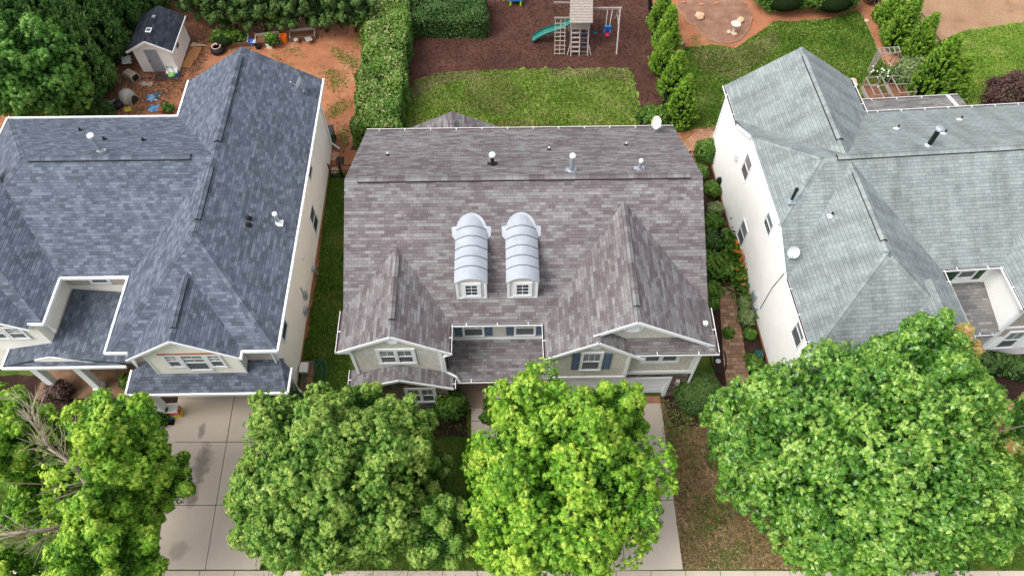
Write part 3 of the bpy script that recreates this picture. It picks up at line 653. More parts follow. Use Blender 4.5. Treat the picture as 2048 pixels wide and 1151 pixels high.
# walls
m = MB(); m.cube(-7.05, 8.23, .38, 11.45, 0, 5.0)
m.T = right(8.03); m.prism([(.4, 5.0), (11.45, 5.0), (RY, 7.85)], 0, .2); m.T = left(-6.85); m.prism([(.4, 5.0), (11.45, 5.0), (RY, 7.85)], 0, .2)
m.cube(-7.05, -3.1, -1.19, .37, 2.6, 5.0); m.cube(1.66, 8.22, -1.21, .37, 2.7, 5.05); m.cube(-5.7, -.3, 11.46, 13.5, 0, 3.0)
m.build('wall', SID_M, H)
m = MB(); m.T = front(-1.2); m.prism([(-7.05, 2.55), (-3.1, 2.55), (-3.1, 5.3), (-5.07, 6.58), (-7.05, 5.55)], 0, .02); m.split('gable_wall', SHK_M, H)
m = MB(); m.T = front(-1.22); m.prism([(1.66, 2.7), (8.23, 2.7), (8.23, 5.33), (1.66, 5.1)], 0, .02); m.T = front(-1.0); m.prism([(1.9, 5.3), (8.3, 5.45), (5.11, 7.45)], 0, .03); m.split('gable_wall', SHK_M, H)
m = MB(); m.cube(1.66, 5.12, -1.54, -1.245, 2.95, 5.0); m.T = front(-1.545); m.prism([(1.66, 2.95), (5.12, 2.95), (5.12, 5.28), (3.55, 6.42), (1.66, 5.2)], 0, .015); m.build('bay_wall', SHK_M, H)
m = MB(); m.cube(-7.0, -3.0, -1.72, .36, 0, 3.0); m.T = front(-1.72); m.prism([(-7.0, 3.0), (-3.0, 3.0), (-5.03, 3.72)], -.2, 0)
m.cube(7.47, 8.20, -1.20, .36, 0, 2.69); m.cube(1.66, 2.35, -1.20, .36, 0, 2.69); m.cube(2.35, 7.47, -1.20, .36, 2.09, 2.69)
m.split('stone_wall', STONE, H)
# white trim
m = MB(); m.T = front(-1.22)
m.box(-7.07, -6.93, 2.95, 5.32, 0, .045); m.box(-3.22, -3.08, 2.95, 5.2, 0, .045)
m.T = front(-1.24); m.box(8.08, 8.25, 2.7, 5.3, 0, .04); m.box(5.14, 8.25, 2.66, 2.92, .01, .055)
m.T = front(-1.56); m.box(1.64, 1.78, 3.1, 5.2, 0, .035); m.box(5.0, 5.14, 3.1, 5.35, 0, .035); m.box(1.64, 5.14, 2.92, 3.1, 0, .045)
m.T = right(8.23); m.box(-1.2, -1.05, 2.7, 5.3, 0, .03); m.T = right(-3.1); m.box(-1.19, -1.06, 3.0, 5.1, 0, .03); m.T = left(-7.05); m.box(-1.19, -1.05, 2.9, 5.4, 0, .03)
m.split('corner_trim', WHITE, H)
m = MB()
def rake(mb, a, b, hgt=.17, th=.04): mb.bar(V(a)-V((0, 0, hgt*.45)), V(b)-V((0, 0, hgt*.45)), th, hgt)
for a, b in (((-7.5, -1.385, 5.44), (-5.07, -1.385, 6.72)), ((-2.72, -1.385, 5.19), (-5.07, -1.385, 6.72)), ((3.42, -1.355, 6.5), (5.11, -1.355, 7.6)), ((8.64, -1.375, 5.5), (5.11, -1.355, 7.6)),
             ((1.4, -1.745, 5.19), (3.58, -1.745, 6.6)), ((5.64, -1.745, 5.09), (3.58, -1.745, 6.6)), ((-7.37, -2.0, 2.94), (-5.03, -2.0, 3.88)), ((-2.69, -2.0, 2.94), (-5.03, -2.0, 3.88))): rake(m, a, b)
m.T = front(-1.23); m.prism([(-7.5, 5.2), (-6.95, 5.2), (-6.95, 5.5), (-7.5, 5.3)], 0, .12); m.split('rake_board', WHITE, H)
def gut(root, *segs, h=.11):
    mb = MB()
    for a, b, o in segs: gutter(mb, a, b, o, h=h)
    return mb.build('gutter', [FASCIA, DIRT], root)
gut(H, ((-7.48, -1.42, 5.40), (-7.48, .66, 5.40), (-1, 0, 0))); gut(H, ((-2.74, -1.30, 5.15), (-2.74, .05, 5.15), (1, 0, 0)), ((-2.7, .08, 5.12), (1.4, .08, 5.12), (0, -1, 0)), ((1.43, -1.72, 5.15), (1.43, .05, 5.15), (-1, 0, 0)))
gut(H, ((8.74, -1.66, 5.40), (8.74, .55, 5.40), (1, 0, 0)), ((5.3, -1.62, 5.34), (8.86, -1.62, 5.34), (0, -1, 0))); gut(H, ((XL, BY, EZ-.03), (XR, BY, EZ-.03), (0, 1, 0)), h=.08)
gut(H, ((-2.6, -1.52, 2.71), (1.66, -1.52, 2.71), (0, -1, 0))); gut(H, ((-7.36, -2.0, 2.90), (-7.36, -1.0, 2.90), (-1, 0, 0))); gut(H, ((-2.70, -2.0, 2.90), (-2.70, -1.55, 2.90), (1, 0, 0)))
downspout(H, [(-2.62, -1.36, 5.1), (-3.0, -1.36, 4.85), (-3.0, -1.36, 3.35), (-2.55, -1.5, 3.1), (-2.42, -1.6, 2.75)])
downspout(H, [(8.6, -1.5, 5.3), (8.3, -1.3, 4.9), (8.3, -1.3, .1)])
# windows
window(H, front(-1.225), -5.92, -4.22, 3.98, 5.42, .17, 2, muntin=(2, 1))
window(H, front(-1.565), 2.94, 3.92, 3.72, 5.48, .13, 1, muntin=(3, 1))
for a in (2.58, 3.96): shutter(H, front(-1.565), a, a+.34, 3.86, 5.34, SHUT_B)
window(H, front(-1.245), 5.75, 7.45, 3.75, 5.2, .18, 2)
for c in (-1.76, .60):
    window(H, front(.38), c-.50, c+.50, 3.48, 5.0, .1, 1, muntin=(3, 1))
    for a in (c-.86, c+.52): shutter(H, front(.38), a, a+.34, 3.55, 4.95, SHUT_B)
window(H, front(-1.725), -5.0, -3.55, .9, 2.5, .16, 2)
round_vent(H, front(-1.225), -5.06, 6.16, .29, .27); round_vent(H, front(-1.565), 3.50, 6.02, .29, .25); round_vent(H, front(-1.04), 5.07, 6.66, .42, .42)
m = MB(); m.T = front(.375); m.box(-3.1, 1.66, 3.19, 3.34, 0, .04); m.build('band_board', WHITE, H)
# garage door, porch pier, lights
m = MB(); m.T = front(-1.0); m.box(2.5, 7.32, .06, 1.98, 0, .05)
for i in range(4):
    for k in range(6):
        u = 2.62+k*.79; v = .11+i*.47; m.box(u, u+.66, v, v+.37, .05, .062)
gd = m.build('garage_door', WHITE, H)
m = MB(); m.T = front(-1.2); m.box(7.32, 7.48, .02, 1.98, -.2, .04); m.box(2.34, 7.48, 1.98, 2.13, -.2, .045); m.box(2.34, 2.5, .02, 1.98, -.2, .04); m.build('door_frame', WHITE, gd)
m = MB(); m.cube(-1.0, -.44, -1.62, -1.1, .05, 1.05); pr = m.build('porch_pier', STONE, H); m = MB(); m.cube(-1.06, -.38, -1.68, -1.04, 1.05, 1.12); m.cube(-.86, -.58, -1.5, -1.22, 1.12, 2.72); m.build('column', WHITE, pr)
m = MB(); m.cube(7.72, 7.88, -1.36, -1.2, 1.5, 1.86); m.build('wall_lantern', plain('lantern', rgb(176, 170, 166), .4), H)
m = MB(); m.T = front(.37); m.box(-1.6, -.6, .1, 2.2, 0, .05); m.build('front_door', plain('dark_door', rgb(70, 52, 46), .5), H)
# dormers with barrel roofs
def dormer(cx):
    f = 1.10; hw = .665; zs, zc = 7.03, 7.34; zb = mainf(0, f)
    m = MB(); m.T = front(f)
    arc = lambda k, n=14, w=hw, b=zs, c=zc: (cx-w+2*w*k/n, b+(c-b)*(1-(2*k/n-1)**2))
    m.prism([(cx-hw, zb-.1), (cx+hw, zb-.1)]+[arc(14-k) for k in range(15)], -2.5, 0, 0)
    d = m.build('dormer', plain('dormer_siding', rgb(204, 198, 196), .6, var=.05), H)
    m = MB(); m.T = front(f)
    m.box(cx-hw-.005, cx-hw+.10, zb-.02, zs, 0, .03); m.box(cx+hw-.10, cx+hw+.005, zb-.02, zs, 0, .03); m.box(cx-hw+.1, cx+hw-.1, zb-.02, zb+.06, 0, .028)
    for k in range(14):
        (u0, v0), (u1, v1) = arc(k), arc(k+1); m.prism([(u0, v0-.11), (u1, v1-.11), (u1, v1+.0), (u0, v0+.0)], 0, .045)
    m.build('dormer_trim', WHITE, d)
    window(d, front(f+.0), cx-.42, cx+.42, zb+.10, zb+1.24, .17, 1, sash=False, muntin=(2, 3), gl=(G_DK, None))
    m = MB(); n = 14; o = .05; th = .035
    ys = [f-.10]+[f+.05+.53*i for i in range(1, 6)]+[4.55]
    for a, b in zip(ys[:-1], ys[1:]):
        for k in range(n):
            (u0, v0), (u1, v1) = arc(k, n, hw+o, zs-.02, zc+.03), arc(k+1, n, hw+o, zs-.02, zc+.03)
            m.add([(u0, a, v0), (u1, a, v1), (u1, b, v1), (u0, b, v0)], [(0, 1, 2, 3)])
            if a == ys[0]: m.add([(u0, a, v0), (u1, a, v1), (u1, a, v1-.05), (u0, a, v0-.05)], [(0, 1, 2, 3)])
        if a != ys[0]:
            m.tube([(u, a, v+.012) for u, v in [arc(k, n, hw+o, zs-.02, zc+.03) for k in range(n+1)]], .02, 5, 1, False)
    rf = m.build('dormer_roof', [DMETAL, SEAM], d)
    m = MB(); yf = 3.62                                          # saddle flashing where the barrel runs into the slope
    for s in (-1, 1): m.add([(cx+s*(hw+.02), yf-.25, mainf(0, yf-.25)+.03), (cx+s*(hw+.20), yf-.05, mainf(0, yf-.05)+.03), (cx+s*(hw+.22), yf+.32, mainf(0, yf+.32)+.03), (cx+s*(hw-.14), yf+.36, mainf(0, yf+.36)+.06)], [(0, 1, 2, 3)])
    q = [(cx+(hw+.02)*math.cos(t), 3.80+.72*math.sin(t)) for t in [math.pi*k/12 for k in range(13)]]
    m.poly([(x, y, mainf(0, y)+.028) for x, y in q]); m.build('dormer_flashing', DMETAL, d)
dormer(-1.75); dormer(.48)
for p, h, rad, mt, tp, fl, cr in (((-5.86, 8.56), .22, .035, WHITE, None, RUB, None), ((-.79, 7.32), .62, .085, BLACK, WHITE, RUB, .15), ((1.96, 8.98), .22, .035, WHITE, None, RUB, None),
        ((2.83, 6.55), .95, .11, GALV, WHITE, GALV, .14), ((5.81, 9.42), .22, .035, WHITE, None, RUB, None), ((5.98, 6.65), .5, .08, GALV, WHITE, GALV, .1)):
    pipe(H, (p[0], p[1], mainf(*p)), h, rad, mt, tp, fl, cr, fsz=.1 if rad < .05 else .24)
m = MB(); q = MF.on(1410, 648, lambda x, y: 7.6-.592*abs(x-5.11)); m.cube(q.x-.09, q.x+.09, q.y-.09, q.y+.09, q.z-.05, q.z+.14); m.build('roof_vent', WHITE, H)

# ------------------------------------------------------------------ the left house
L = thing('house', 'large house on the left with dark slate blue roof and cream siding', 'house', (-16, 6, 0), MF)
wx, wz, ws = -13.94, 7.45, .664
r = MB(); r.slab([(-10.25, -1, 5), (-10.25, 15.9, 5), (wx, 15.75, wz), (wx, 3.62, wz)]); r.slab([(-17.64, -1, 5), (-17.64, 15.9, 5), (wx, 15.75, wz), (wx, 3.62, wz)]); r.slab([(-10.25, -1, 5), (-17.64, -1, 5), (wx, 3.62, wz)])
r.build('roof', [SH_L, WHITE], L)
r = MB(); r.slab([(-26.7, 2.95, 5), (-14, 2.95, 5), (-14, 8.05, wz), (-22.95, 8.05, wz)]); r.slab([(-26.7, 13.15, 5), (-14, 13.15, 5), (-14, 8.05, wz), (-22.95, 8.05, wz)]); r.slab([(-26.7, 2.95, 5), (-26.7, 13.15, 5), (-22.95, 8.05, wz)])
r.build('roof', [SH_L, WHITE], L)
r = MB(); r.slab([(-20.86, .52, 5), (-20.86, 3.0, 5), (-24.5, 8.0, wz-.02), (-24.5, 4.4, wz-.02)]); r.slab([(-28.2, .52, 5), (-28.2, 3.0, 5), (-24.5, 8.0, wz-.02), (-24.5, 4.4, wz-.02)]); r.slab([(-20.86, .52, 5), (-28.2, .52, 5), (-24.5, 4.4, wz-.02)])
r.build('wing_roof', [SH_L, WHITE], L)
r = MB(); r.slab([(-11.75, -1.36, 5.0), (-11.75, -.6, 5.0), (-14.2, 2.1, 6.63), (-14.2, -1.36, 6.63)]); r.slab([(-16.66, -1.36, 5.0), (-16.66, -.6, 5.0), (-14.2, 2.1, 6.63), (-14.2, -1.36, 6.63)]); r.build('gable_roof', [SH_L, WHITE], L)
r = MB(); r.slab([(-21.4, .22, 5.0), (-21.4, .9, 5.0), (-23.3, 2.5, 6.2), (-23.3, .22, 6.2)]); r.slab([(-25.2, .22, 5.0), (-25.2, .9, 5.0), (-23.3, 2.5, 6.2), (-23.3, .22, 6.2)]); r.build('gable_roof', [SH_L, WHITE], L)
r = MB(); r.slab([(-17.36, -2.03, 2.9), (-10.2, -2.03, 2.9), (-10.55, -.6, 3.42), (-16.7, -.6, 3.42)]); r.slab([(-17.36, -2.03, 2.9), (-17.42, -.85, 2.9), (-16.7, -.6, 3.42)]); r.slab([(-10.2, -2.03, 2.9), (-10.2, -.85, 2.9), (-10.55, -.6, 3.42)]); r.build('garage_roof', [SH_L, WHITE], L)
pz = lambda x: 3.0+.28*(x+17.9) if False else 3.0
r = MB(); r.slab([(-23.45, -.5, 2.9), (-23.45, .8, 2.9), (-21.1, .8, 3.47), (-21.1, -.38, 3.47)]); r.slab([(-17.3, -.5, 2.92), (-17.3, 3.29, 2.92), (-21.1, 3.29, 3.47), (-21.1, -.38, 3.47)]); r.build('porch_roof', [SH_L, WHITE], L)
r = MB(); r.slab([(-23.46, -.58, 2.88), (-17.86, -.58, 2.88), (-19.2, -.2, 3.16), (-22.4, -.2, 3.16)]); r.build('porch_apron_roof', [SH_L, WHITE], L)
m = MB(); m.T = front(-.36); m.prism([(-22.6, 3.05), (-19.4, 3.05), (-21.05, 3.5)], 0, .03); m.build('porch_gable', SID_L, L)
fy = 15.9
m = MB(); m.bar((-10.2, -1.05, 4.98), (-10.2, 15.92, 4.98), .09, .16); m.bar((-10.2, -1.05, 4.98), (-11.75, -1.05, 4.98), .09, .16); m.bar((-11.75, -1.4, 4.96), (-11.75, -1.0, 4.96), .09, .16)
m.bar((-16.7, -1.05, 4.98), (-17.7, -1.05, 4.98), .09, .16); m.bar((-17.69, -1.05, 4.98), (-17.69, 2.95, 4.98), .09, .16); m.bar((-17.7, 2.9, 4.98), (-20.8, 2.9, 4.98), .09, .16); m.bar((-20.81, 2.9, 4.98), (-20.81, .46, 4.98), .09, .16)
m.bar((-20.8, .46, 4.98), (-21.9, .46, 4.98), .09, .16); m.bar((-17.69, 13.2, 4.98), (-17.69, 15.92, 4.98), .09, .16); m.bar((-17.69, 13.2, 4.98), (-26.74, 13.2, 4.98), .09, .16); m.bar((-26.74, 13.2, 4.98), (-26.74, 2.9, 4.98), .09, .16)
m.bar((-17.42, -2.07, 2.86), (-10.14, -2.07, 2.86), .09, .16); m.bar((-10.15, -2.07, 2.86), (-10.15, -.82, 2.86), .09, .16); m.bar((-17.44, -2.07, 2.86), (-17.48, -.82, 2.86), .09, .16)
m.bar((-23.5, -.62, 2.84), (-17.8, -.62, 2.84), .09, .16); m.bar((-23.5, -.62, 2.84), (-23.45, .8, 2.9), .09, .16)
for a, b in (((-11.72, -1.39, 4.98), (-14.2, -1.39, 6.63)), ((-16.69, -1.39, 4.98), (-14.2, -1.39, 6.63)), ((-21.38, .19, 4.98), (-23.3, .19, 6.2)), ((-25.2, .19, 4.98), (-23.3, .19, 6.2)), ((-22.6, -.4, 3.05), (-21.05, -.4, 3.52)), ((-19.3, -.4, 3.02), (-21.05, -.4, 3.52))): rake(m, a, b, .12)
m.split('fascia', FASCIA, L)
m = MB(); m.cube(-17.25, -10.65, -.62, 15.5, 0, 4.95); m.cube(-26.3, -17.26, 3.3, 12.8, 0, 4.95); m.cube(-27.8, -21.2, .8, 3.29, 0, 4.95)
m.T = back(15.5); m.prism([(-17.2, 4.95), (-10.65, 4.95), (wx, 7.2)], -.1, 0); m.build('wall', SID_L, L)
m = MB(); m.cube(-16.0, -12.05, -1.15, -.64, 3.0, 4.9); m.T = front(-1.155); m.prism([(-16.0, 3.0), (-12.05, 3.0), (-12.05, 5.12), (-14.2, 6.52), (-16.0, 5.3)], 0, .015); m.T = front(.78); m.prism([(-24.8, 2.9), (-21.2, 2.9), (-21.2, 4.6), (-23.3, 5.9), (-24.8, 4.95)], 0, .4); m.split('gable_wall', SID_L, L)
m = MB(); m.T = front(-.625); m.box(-17.25, -16.05, 2.6, 4.9, 0, .012); m.box(-12.0, -10.66, 2.6, 4.9, 0, .012); m.T = front(3.295); m.box(-21.1, -17.3, 3.8, 4.95, 0, .012); m.split('gable_wall', SHK_L, L)
m = MB(); m.T = front(-.64); m.box(-10.78, -10.62, 2.9, 4.9, 0, .05); m.box(-17.28, -17.12, 2.9, 4.9, 0, .05); m.T = right(-10.65); m.box(-.66, -.52, 0, 4.9, 0, .03); m.T = front(-1.175); m.box(-16.02, -12.03, 3.0, 3.1, 0, .03); m.box(-16.05, -15.95, 3.0, 5.2, 0, .02); m.box(-12.1, -12.0, 3.0, 5.0, 0, .02); m.split('corner_trim', WHITE, L)
for a, b, c, d in ((-15.25, -14.55, 3.86, 5.06), (-14.55, -13.4, 3.52, 5.08), (-13.4, -12.68, 3.82, 5.06)): window(L, front(-1.172), a, b, c, d, .12, 1, muntin=(2, 2))
m = MB(); m.bar((-15.35, -1.2, 5.12), (-12.6, -1.2, 5.15), .05, .06); m.build('rusty_flashing', RUST, L)
window(L, front(3.28), -19.95, -18.98, 3.95, 5.0, .13, 1); window(L, front(3.28), -18.0, -17.3, 3.95, 5.0, .13, 1)
for a, b in ((-23.55, -22.75), (-22.72, -21.85)): window(L, front(.36), a, b, 3.9, 5.0, .12, 1, muntin=(2, 2))
m = MB(); m.bar((-24.2, .36, 5.08), (-21.8, .36, 5.1), .05, .06); m.build('rusty_flashing', RUST, L)
for y0, z0, w_, h_ in ((8.85, 1.0, 1.0, 1.75), (10.6, 3.45, .95, 1.5), (.95, 3.3, 1.0, 1.45)): window(L, right(-10.65), y0-w_/2-.05, y0+w_/2, z0-.35, z0+h_-.35, .07, 1, muntin=(1, 1), gl=(G_LO, G_DK))
m = MB(); m.T = right(-10.65); m.box(5.6, 5.85, 2.3, 2.5, 0, .1); m.build('wall_vent', WHITE, L)
m = MB(); m.T = right(-10.65); m.box(4.0, 4.28, 1.0, 1.45, 0, .16); m.box(3.35, 3.65, .5, 1.0, 0, .18); m.box(4.1, 4.16, 1.45, 2.0, 0, .06); m.build('electric_meter', GALV, L)
m = MB(); m.T = right(-10.65); m.box(6.15, 6.4, .4, .65, 0, .2); m.tube([(-10.5, 6.3, .5), (-10.4, 6.2, .1)], .04, 6); m.build('gas_meter', GALV, L)
m = MB(); m.T = right(-10.65); m.box(-.4, 15.4, 0, .16, 0, .03); m.build('footing', TERRA, L)
downspout(L, [(-10.3, -1.0, 4.9), (-10.7, -.75, 4.6), (-10.75, -.75, 3.3)]); downspout(L, [(-17.0, -1.0, 4.9), (-16.9, -.75, 4.3), (-17.1, -.75, 3.2)]); downspout(L, [(-10.35, -.95, 2.8), (-10.55, -.6, 2.4), (-10.55, -.6, .2), (-10.2, -.9, .1)])
downspout(L, [(-10.45, 15.45, 4.9), (-10.58, 15.3, 4.6), (-10.58, 15.3, .6), (-10.2, 15.3, .1)]); downspout(L, [(-20.9, .7, 4.9), (-21.1, .75, 4.5), (-20.9, .72, 3.9)])
for x in (-22.35, -20.35): 
    m = MB(); m.cube(x-.17, x+.17, -.5, -.16, .06, 2.8); m.cube(x-.22, x+.22, -.55, -.11, .06, .3); m.build('porch_column', WHITE, L)
m = MB(); m.cube(-17.0, -16.55, -2.0, -1.55, .02, 2.76); m.build('garage_pier', WHITE, L)
m = MB(); m.T = front(-.63); m.box(-15.6, -11.2, .06, 2.3, 0, .04); m.build('garage_door', WHITE, L)
LR = lambda x, y: max(min(wz-ws*abs(x-wx), wz-.53*max(0, 3.62-y)), wz-.48*abs(y-8.05) if x < wx else 0)
caps(L, SH_L, [((wx, 3.62, wz), (wx, 15.75, wz), (-10.25, 3.62, 5), (-17.64, 3.62, 5)), ((-22.95, 8.05, wz), (wx, 8.05, wz), (-22.95, 3, 5), (-22.95, 13, 5)), ((wx, 3.62, wz), (-10.25, -1, 5), (-10.25, 4, 5), (wx, -1, 5)), ((wx, 3.62, wz), (-17.64, -1, 5), (-17.64, 4, 5), (wx, -1, 5)),
    ((-14.2, 2.0, 6.63), (-14.2, -1.36, 6.63), (-11.75, 2, 5), (-16.66, 2, 5)), ((-22.95, 8.05, wz), (-26.7, 13.15, 5), (-22.95, 13, 5), (-26.7, 8, 5)), ((-22.95, 8.05, wz), (-26.7, 2.95, 5), (-22.95, 3, 5), (-26.7, 8, 5)), ((-17.36, -2.03, 2.9), (-16.7, -.6, 3.42), (-14, -2.03, 2.9), (-17.42, -.85, 2.9)), ((-10.2, -2.03, 2.9), (-10.55, -.6, 3.42), (-14, -2.03, 2.9), (-10.2, -.85, 2.9))], wd=.17)
ridge_vent(L, (wx, 9.0, wz), (wx, 15.0, wz), (-10.25, 9, 5), (-17.64, 9, 5), SH_L, .2); ridge_vent(L, (wx, 4.3, wz), (wx, 7.4, wz), (-10.25, 4.3, 5), (-17.64, 4.3, 5), SH_L, .17)
ridge_vent(L, (-22.6, 8.05, wz), (-15.0, 8.05, wz), (-22.6, 3, 5), (-22.6, 13, 5), SH_L, .2); ridge_vent(L, (-14.2, -.75, 6.63), (-14.2, 1.75, 6.63), (-11.75, -.75, 5), (-16.66, -.75, 5), SH_L, .15)
p = MF.on(202, 303, LR); pipe(L, p, 1.0, .09, GALV, WHITE, GALV, .16)
for q in ((161, 261), (209, 279), (287, 281)): pipe(L, MF.on(*q, LR), .2, .045, BLACK, None, RUB, fsz=.12)
p = MF.on(557, 446, LR); pipe(L, p, .62, .09, GALV, WHITE, WHITE, .12)
for q in ((497, 437), (496, 450)):
    p = MF.on(*q, LR); m = MB(); m.ell(p+V((0, 0, .08)), (.12, .12, .12), 10, 6); m.cube(p.x-.14, p.x+.14, p.y-.11, p.y+.11, p.z-.1, p.z+.04); m.build('roof_vent', RUB, L)

# ------------------------------------------------------------------ the right house
Rr = thing('house', 'large house on the right with pale green grey roof and white siding', 'house', (20, 6, 0), RF)
cx, cz, e0, cs = 16.25, 7.6, 5.2, .686
r = MB(); r.slab([(12.74, 14.15, e0), (12.74, 11.2, e0), (cx, 6.6, cz), (cx, 14.15, cz)]); r.slab([(19.78, 14.15, e0), (19.78, 11.2, e0), (cx, 6.6, cz), (cx, 14.15, cz)]); r.build('roof', [SH_R, WHITE], Rr)
r = MB(); ms = .476; jz = 6.25; jy = (cz-jz)/ms
r.slab([(12.74, 6.5+5.04, e0), (34, 6.5+5.04, e0), (34, 6.5, cz), (15.1, 6.5, cz), (12.74, 6.5+jy, jz)]); r.slab([(12.74, 6.5-5.04, e0), (34, 6.5-5.04, e0), (34, 6.5, cz), (15.1, 6.5, cz), (12.74, 6.5-jy, jz)]); r.slab([(12.74, 6.5+jy, jz), (12.74, 6.5-jy, jz), (15.1, 6.5, cz)])
r.build('roof', [SH_R, WHITE], Rr)
r = MB(); fx, fz = 16.4, 7.5; fap = 1.05
r.slab([(12.8, -2.5, e0), (12.8, 1.6, e0), (fx, 6.4, fz), (fx, fap, fz)]); r.slab([(20.0, -2.5, e0), (20.0, 1.46, e0), (fx, 6.4, fz), (fx, fap, fz)]); r.slab([(12.8, -2.5, e0), (20.0, -2.5, e0), (fx, fap, fz)])
r.build('wing_roof', [SH_R, WHITE], Rr)
r = MB(); r.slab([(22.92, -.95, e0), (22.92, 1.46, e0), (26.6, 6.4, cz-.02), (26.6, -.95, cz-.02)]); r.slab([(30.3, -.95, e0), (30.3, 1.46, e0), (26.6, 6.4, cz-.02), (26.6, -.95, cz-.02)]); r.build('wing_roof', [SH_R, WHITE], Rr)
r = MB(); r.slab([(17.2, -2.75, 5.9), (17.2, .2, 5.9), (18.4, .2, 6.55), (18.4, -2.75, 6.55)]); r.slab([(19.6, -2.75, 5.9), (19.6, .2, 5.9), (18.4, .2, 6.55), (18.4, -2.75, 6.55)]); r.build('gable_roof', [SH_R, WHITE], Rr)
r = MB(); r.slab([(19.9, 1.9, 3.3), (23.3, 1.9, 3.3), (23.3, -.75, 2.8), (19.9, -.75, 2.8)]); r.build('porch_roof', [SH_P, WHITE], Rr)
a = RF.at(1690, 222, 3.0); 
r = MB(); r.slab([(19.6, 11.3, 4.0), (26.85, 11.3, 4.0), (26.95, 14.3, 3.35), (19.6, 14.3, 3.35)]); r.build('patio_roof', [SH_P, WHITE], Rr)
m = MB(); m.bar((26.3, 14.28, 3.37), (26.3, 11.3, 4.02), .17, .05); m.build('patio_flashing', FASCIA, Rr)
gut(Rr, ((12.74, 11.2, e0-.04), (12.74, 14.15, e0-.04), (-1, 0, 0))); gut(Rr, ((12.8, -2.5, e0-.04), (12.8, 1.6, e0-.04), (-1, 0, 0))); gut(Rr, ((19.78, 11.54, e0-.04), (19.78, 14.15, e0-.04), (1, 0, 0)), ((19.78, 11.54, e0-.04), (34, 11.54, e0-.04), (0, 1, 0)))
gut(Rr, ((20.0, -2.5, e0-.04), (20.0, 1.42, e0-.04), (1, 0, 0)), ((20.0, 1.46, e0-.04), (22.92, 1.46, e0-.04), (0, -1, 0)), ((22.92, -.9, e0-.04), (22.92, 1.42, e0-.04), (-1, 0, 0))); gut(Rr, ((19.95, -.75, 2.75), (22.95, -.75, 2.75), (0, -1, 0))); gut(Rr, ((19.6, 14.3, 3.31), (26.95, 14.3, 3.31), (0, 1, 0)))
m = MB()
for x in (21.0, 24.0, 26.7): m.cube(x-.07, x+.07, 14.0, 14.14, 0, 3.25)
m.split('patio_post', WHITE, Rr)
m = MB()
m = MB(); m.cube(12.92, 19.5, -2.1, 13.85, 0, 5.1); m.cube(19.51, 34, 1.8, 11.2, 0, 5.1); m.cube(23.2, 30, -.68, 1.79, 0, 5.1)
m.T = left(13.1); m.prism([(11.3, 5.1), (1.7, 5.1), (6.5-jy, jz-.15), (6.5+jy, jz-.15)], 0, .18)
m.T = back(13.85); m.prism([(12.95, 5.1), (19.5, 5.1), (cx, 7.4)], -.1, 0); m.T = front(-.68); m.prism([(23.2, 5.1), (30, 5.1), (26.6, 7.4)], -.1, 0); m.build('wall', SID_R, Rr)
m = MB(); m.T = front(-.685); m.box(23.22, 29.9, 2.2, 5.1, 0, .012); m.prism([(23.4, 5.1), (29.9, 5.1), (26.6, 7.3)], 0, .013); m.split('gable_wall', SHK_R, Rr)
m = MB(); m.T = front(-.70); m.box(23.18, 23.34, 0, 5.0, 0, .04); m.box(23.34, 30, 3.0, 3.16, 0, .04); m.T = left(23.2); m.box(-.68, -.55, 0, 5.0, 0, .03); m.T = front(1.8); m.box(23.05, 23.2, 3.2, 5.0, 0, .03); m.T = left(12.92); m.box(13.72, 13.85, 0, 5.0, 0, .03); m.split('corner_trim', WHITE, Rr)
m = MB(); m.bar((12.72, 11.2, 5.14), (12.72, 6.5+jy, jz-.06), .04, .16); m.bar((12.72, 1.5, 5.14), (12.72, 6.5-jy, jz-.06), .04, .12); m.bar((12.72, 6.5-jy, jz-.05), (12.72, 6.5+jy, jz-.05), .03, .1); m.bar((22.9, -1.0, 5.15), (26.6, -1.0, 7.55), .04, .2); m.split('rake_board', WHITE, Rr)
def lw(tl, br):                                                   # window on the left wall, from two sighted corners
    f = lambda px, py: (lambda d, c: c+d*((12.92-c.x)/d.x))(RF.loc(at(px, py, 0))-RF.loc((0, 0, CAM_H)), RF.loc((0, 0, CAM_H)))
    a, b = f(*tl), f(*br); return min(a.y, b.y), max(a.y, b.y), min(a.z, b.z), max(a.z, b.z)
for tl, br in (((1494, 308), (1494, 362)), ((1540, 432), (1536, 464)), ((1482, 443), (1489, 490)), ((1599, 642), (1598, 690))):
    y0, y1, z0, z1 = lw(tl, br)
    yc = (y0+y1)/2; zc = (z0+z1)/2
    hh = .75 if tl[1] != 432 else .5
    window(Rr, left(12.92), yc-.48, yc+.48, zc-hh, zc+hh, .06, 1, muntin=(1, 1))
for tl, kind in (((1441, 363), 'dark'), ((1476, 312), 'light')):
    y0, _, z0, _ = lw(tl, tl); m = MB(); m.T = left(12.92)
    m.box(y0-.14, y0+.14, z0-.2, z0+.2, 0, .2); m.box(y0-.1, y0+.1, z0+.2, z0+.3, .02, .16); m.build('wall_lantern' if kind == 'dark' else 'flood_light', BLACK if kind == 'dark' else WHITE, Rr)
for tl, nm, s in (((1512, 590), 'electric_meter', .2), ((1514, 615), 'cable_box', .13)):
    y0, _, z0, _ = lw(tl, tl); m = MB(); m.T = left(12.92); m.box(y0-s, y0+s, z0-s*1.4, z0+s, 0, .16); m.box(y0-.04, y0+.02, .05, z0-s, 0, .05); m.build(nm, GALV, Rr)
m = MB(); a = [lw(q, q) for q in ((1573, 542), (1545, 575), (1521, 617))]; m.tube([(12.9, q[0], q[2]) for q in a], .018, 5); m.build('cable', BLACK, Rr)
m = MB(); m.T = left(12.92); m.box(-2.0, 13.8, 0, .16, 0, .03); m.build('footing', TERRA, Rr)
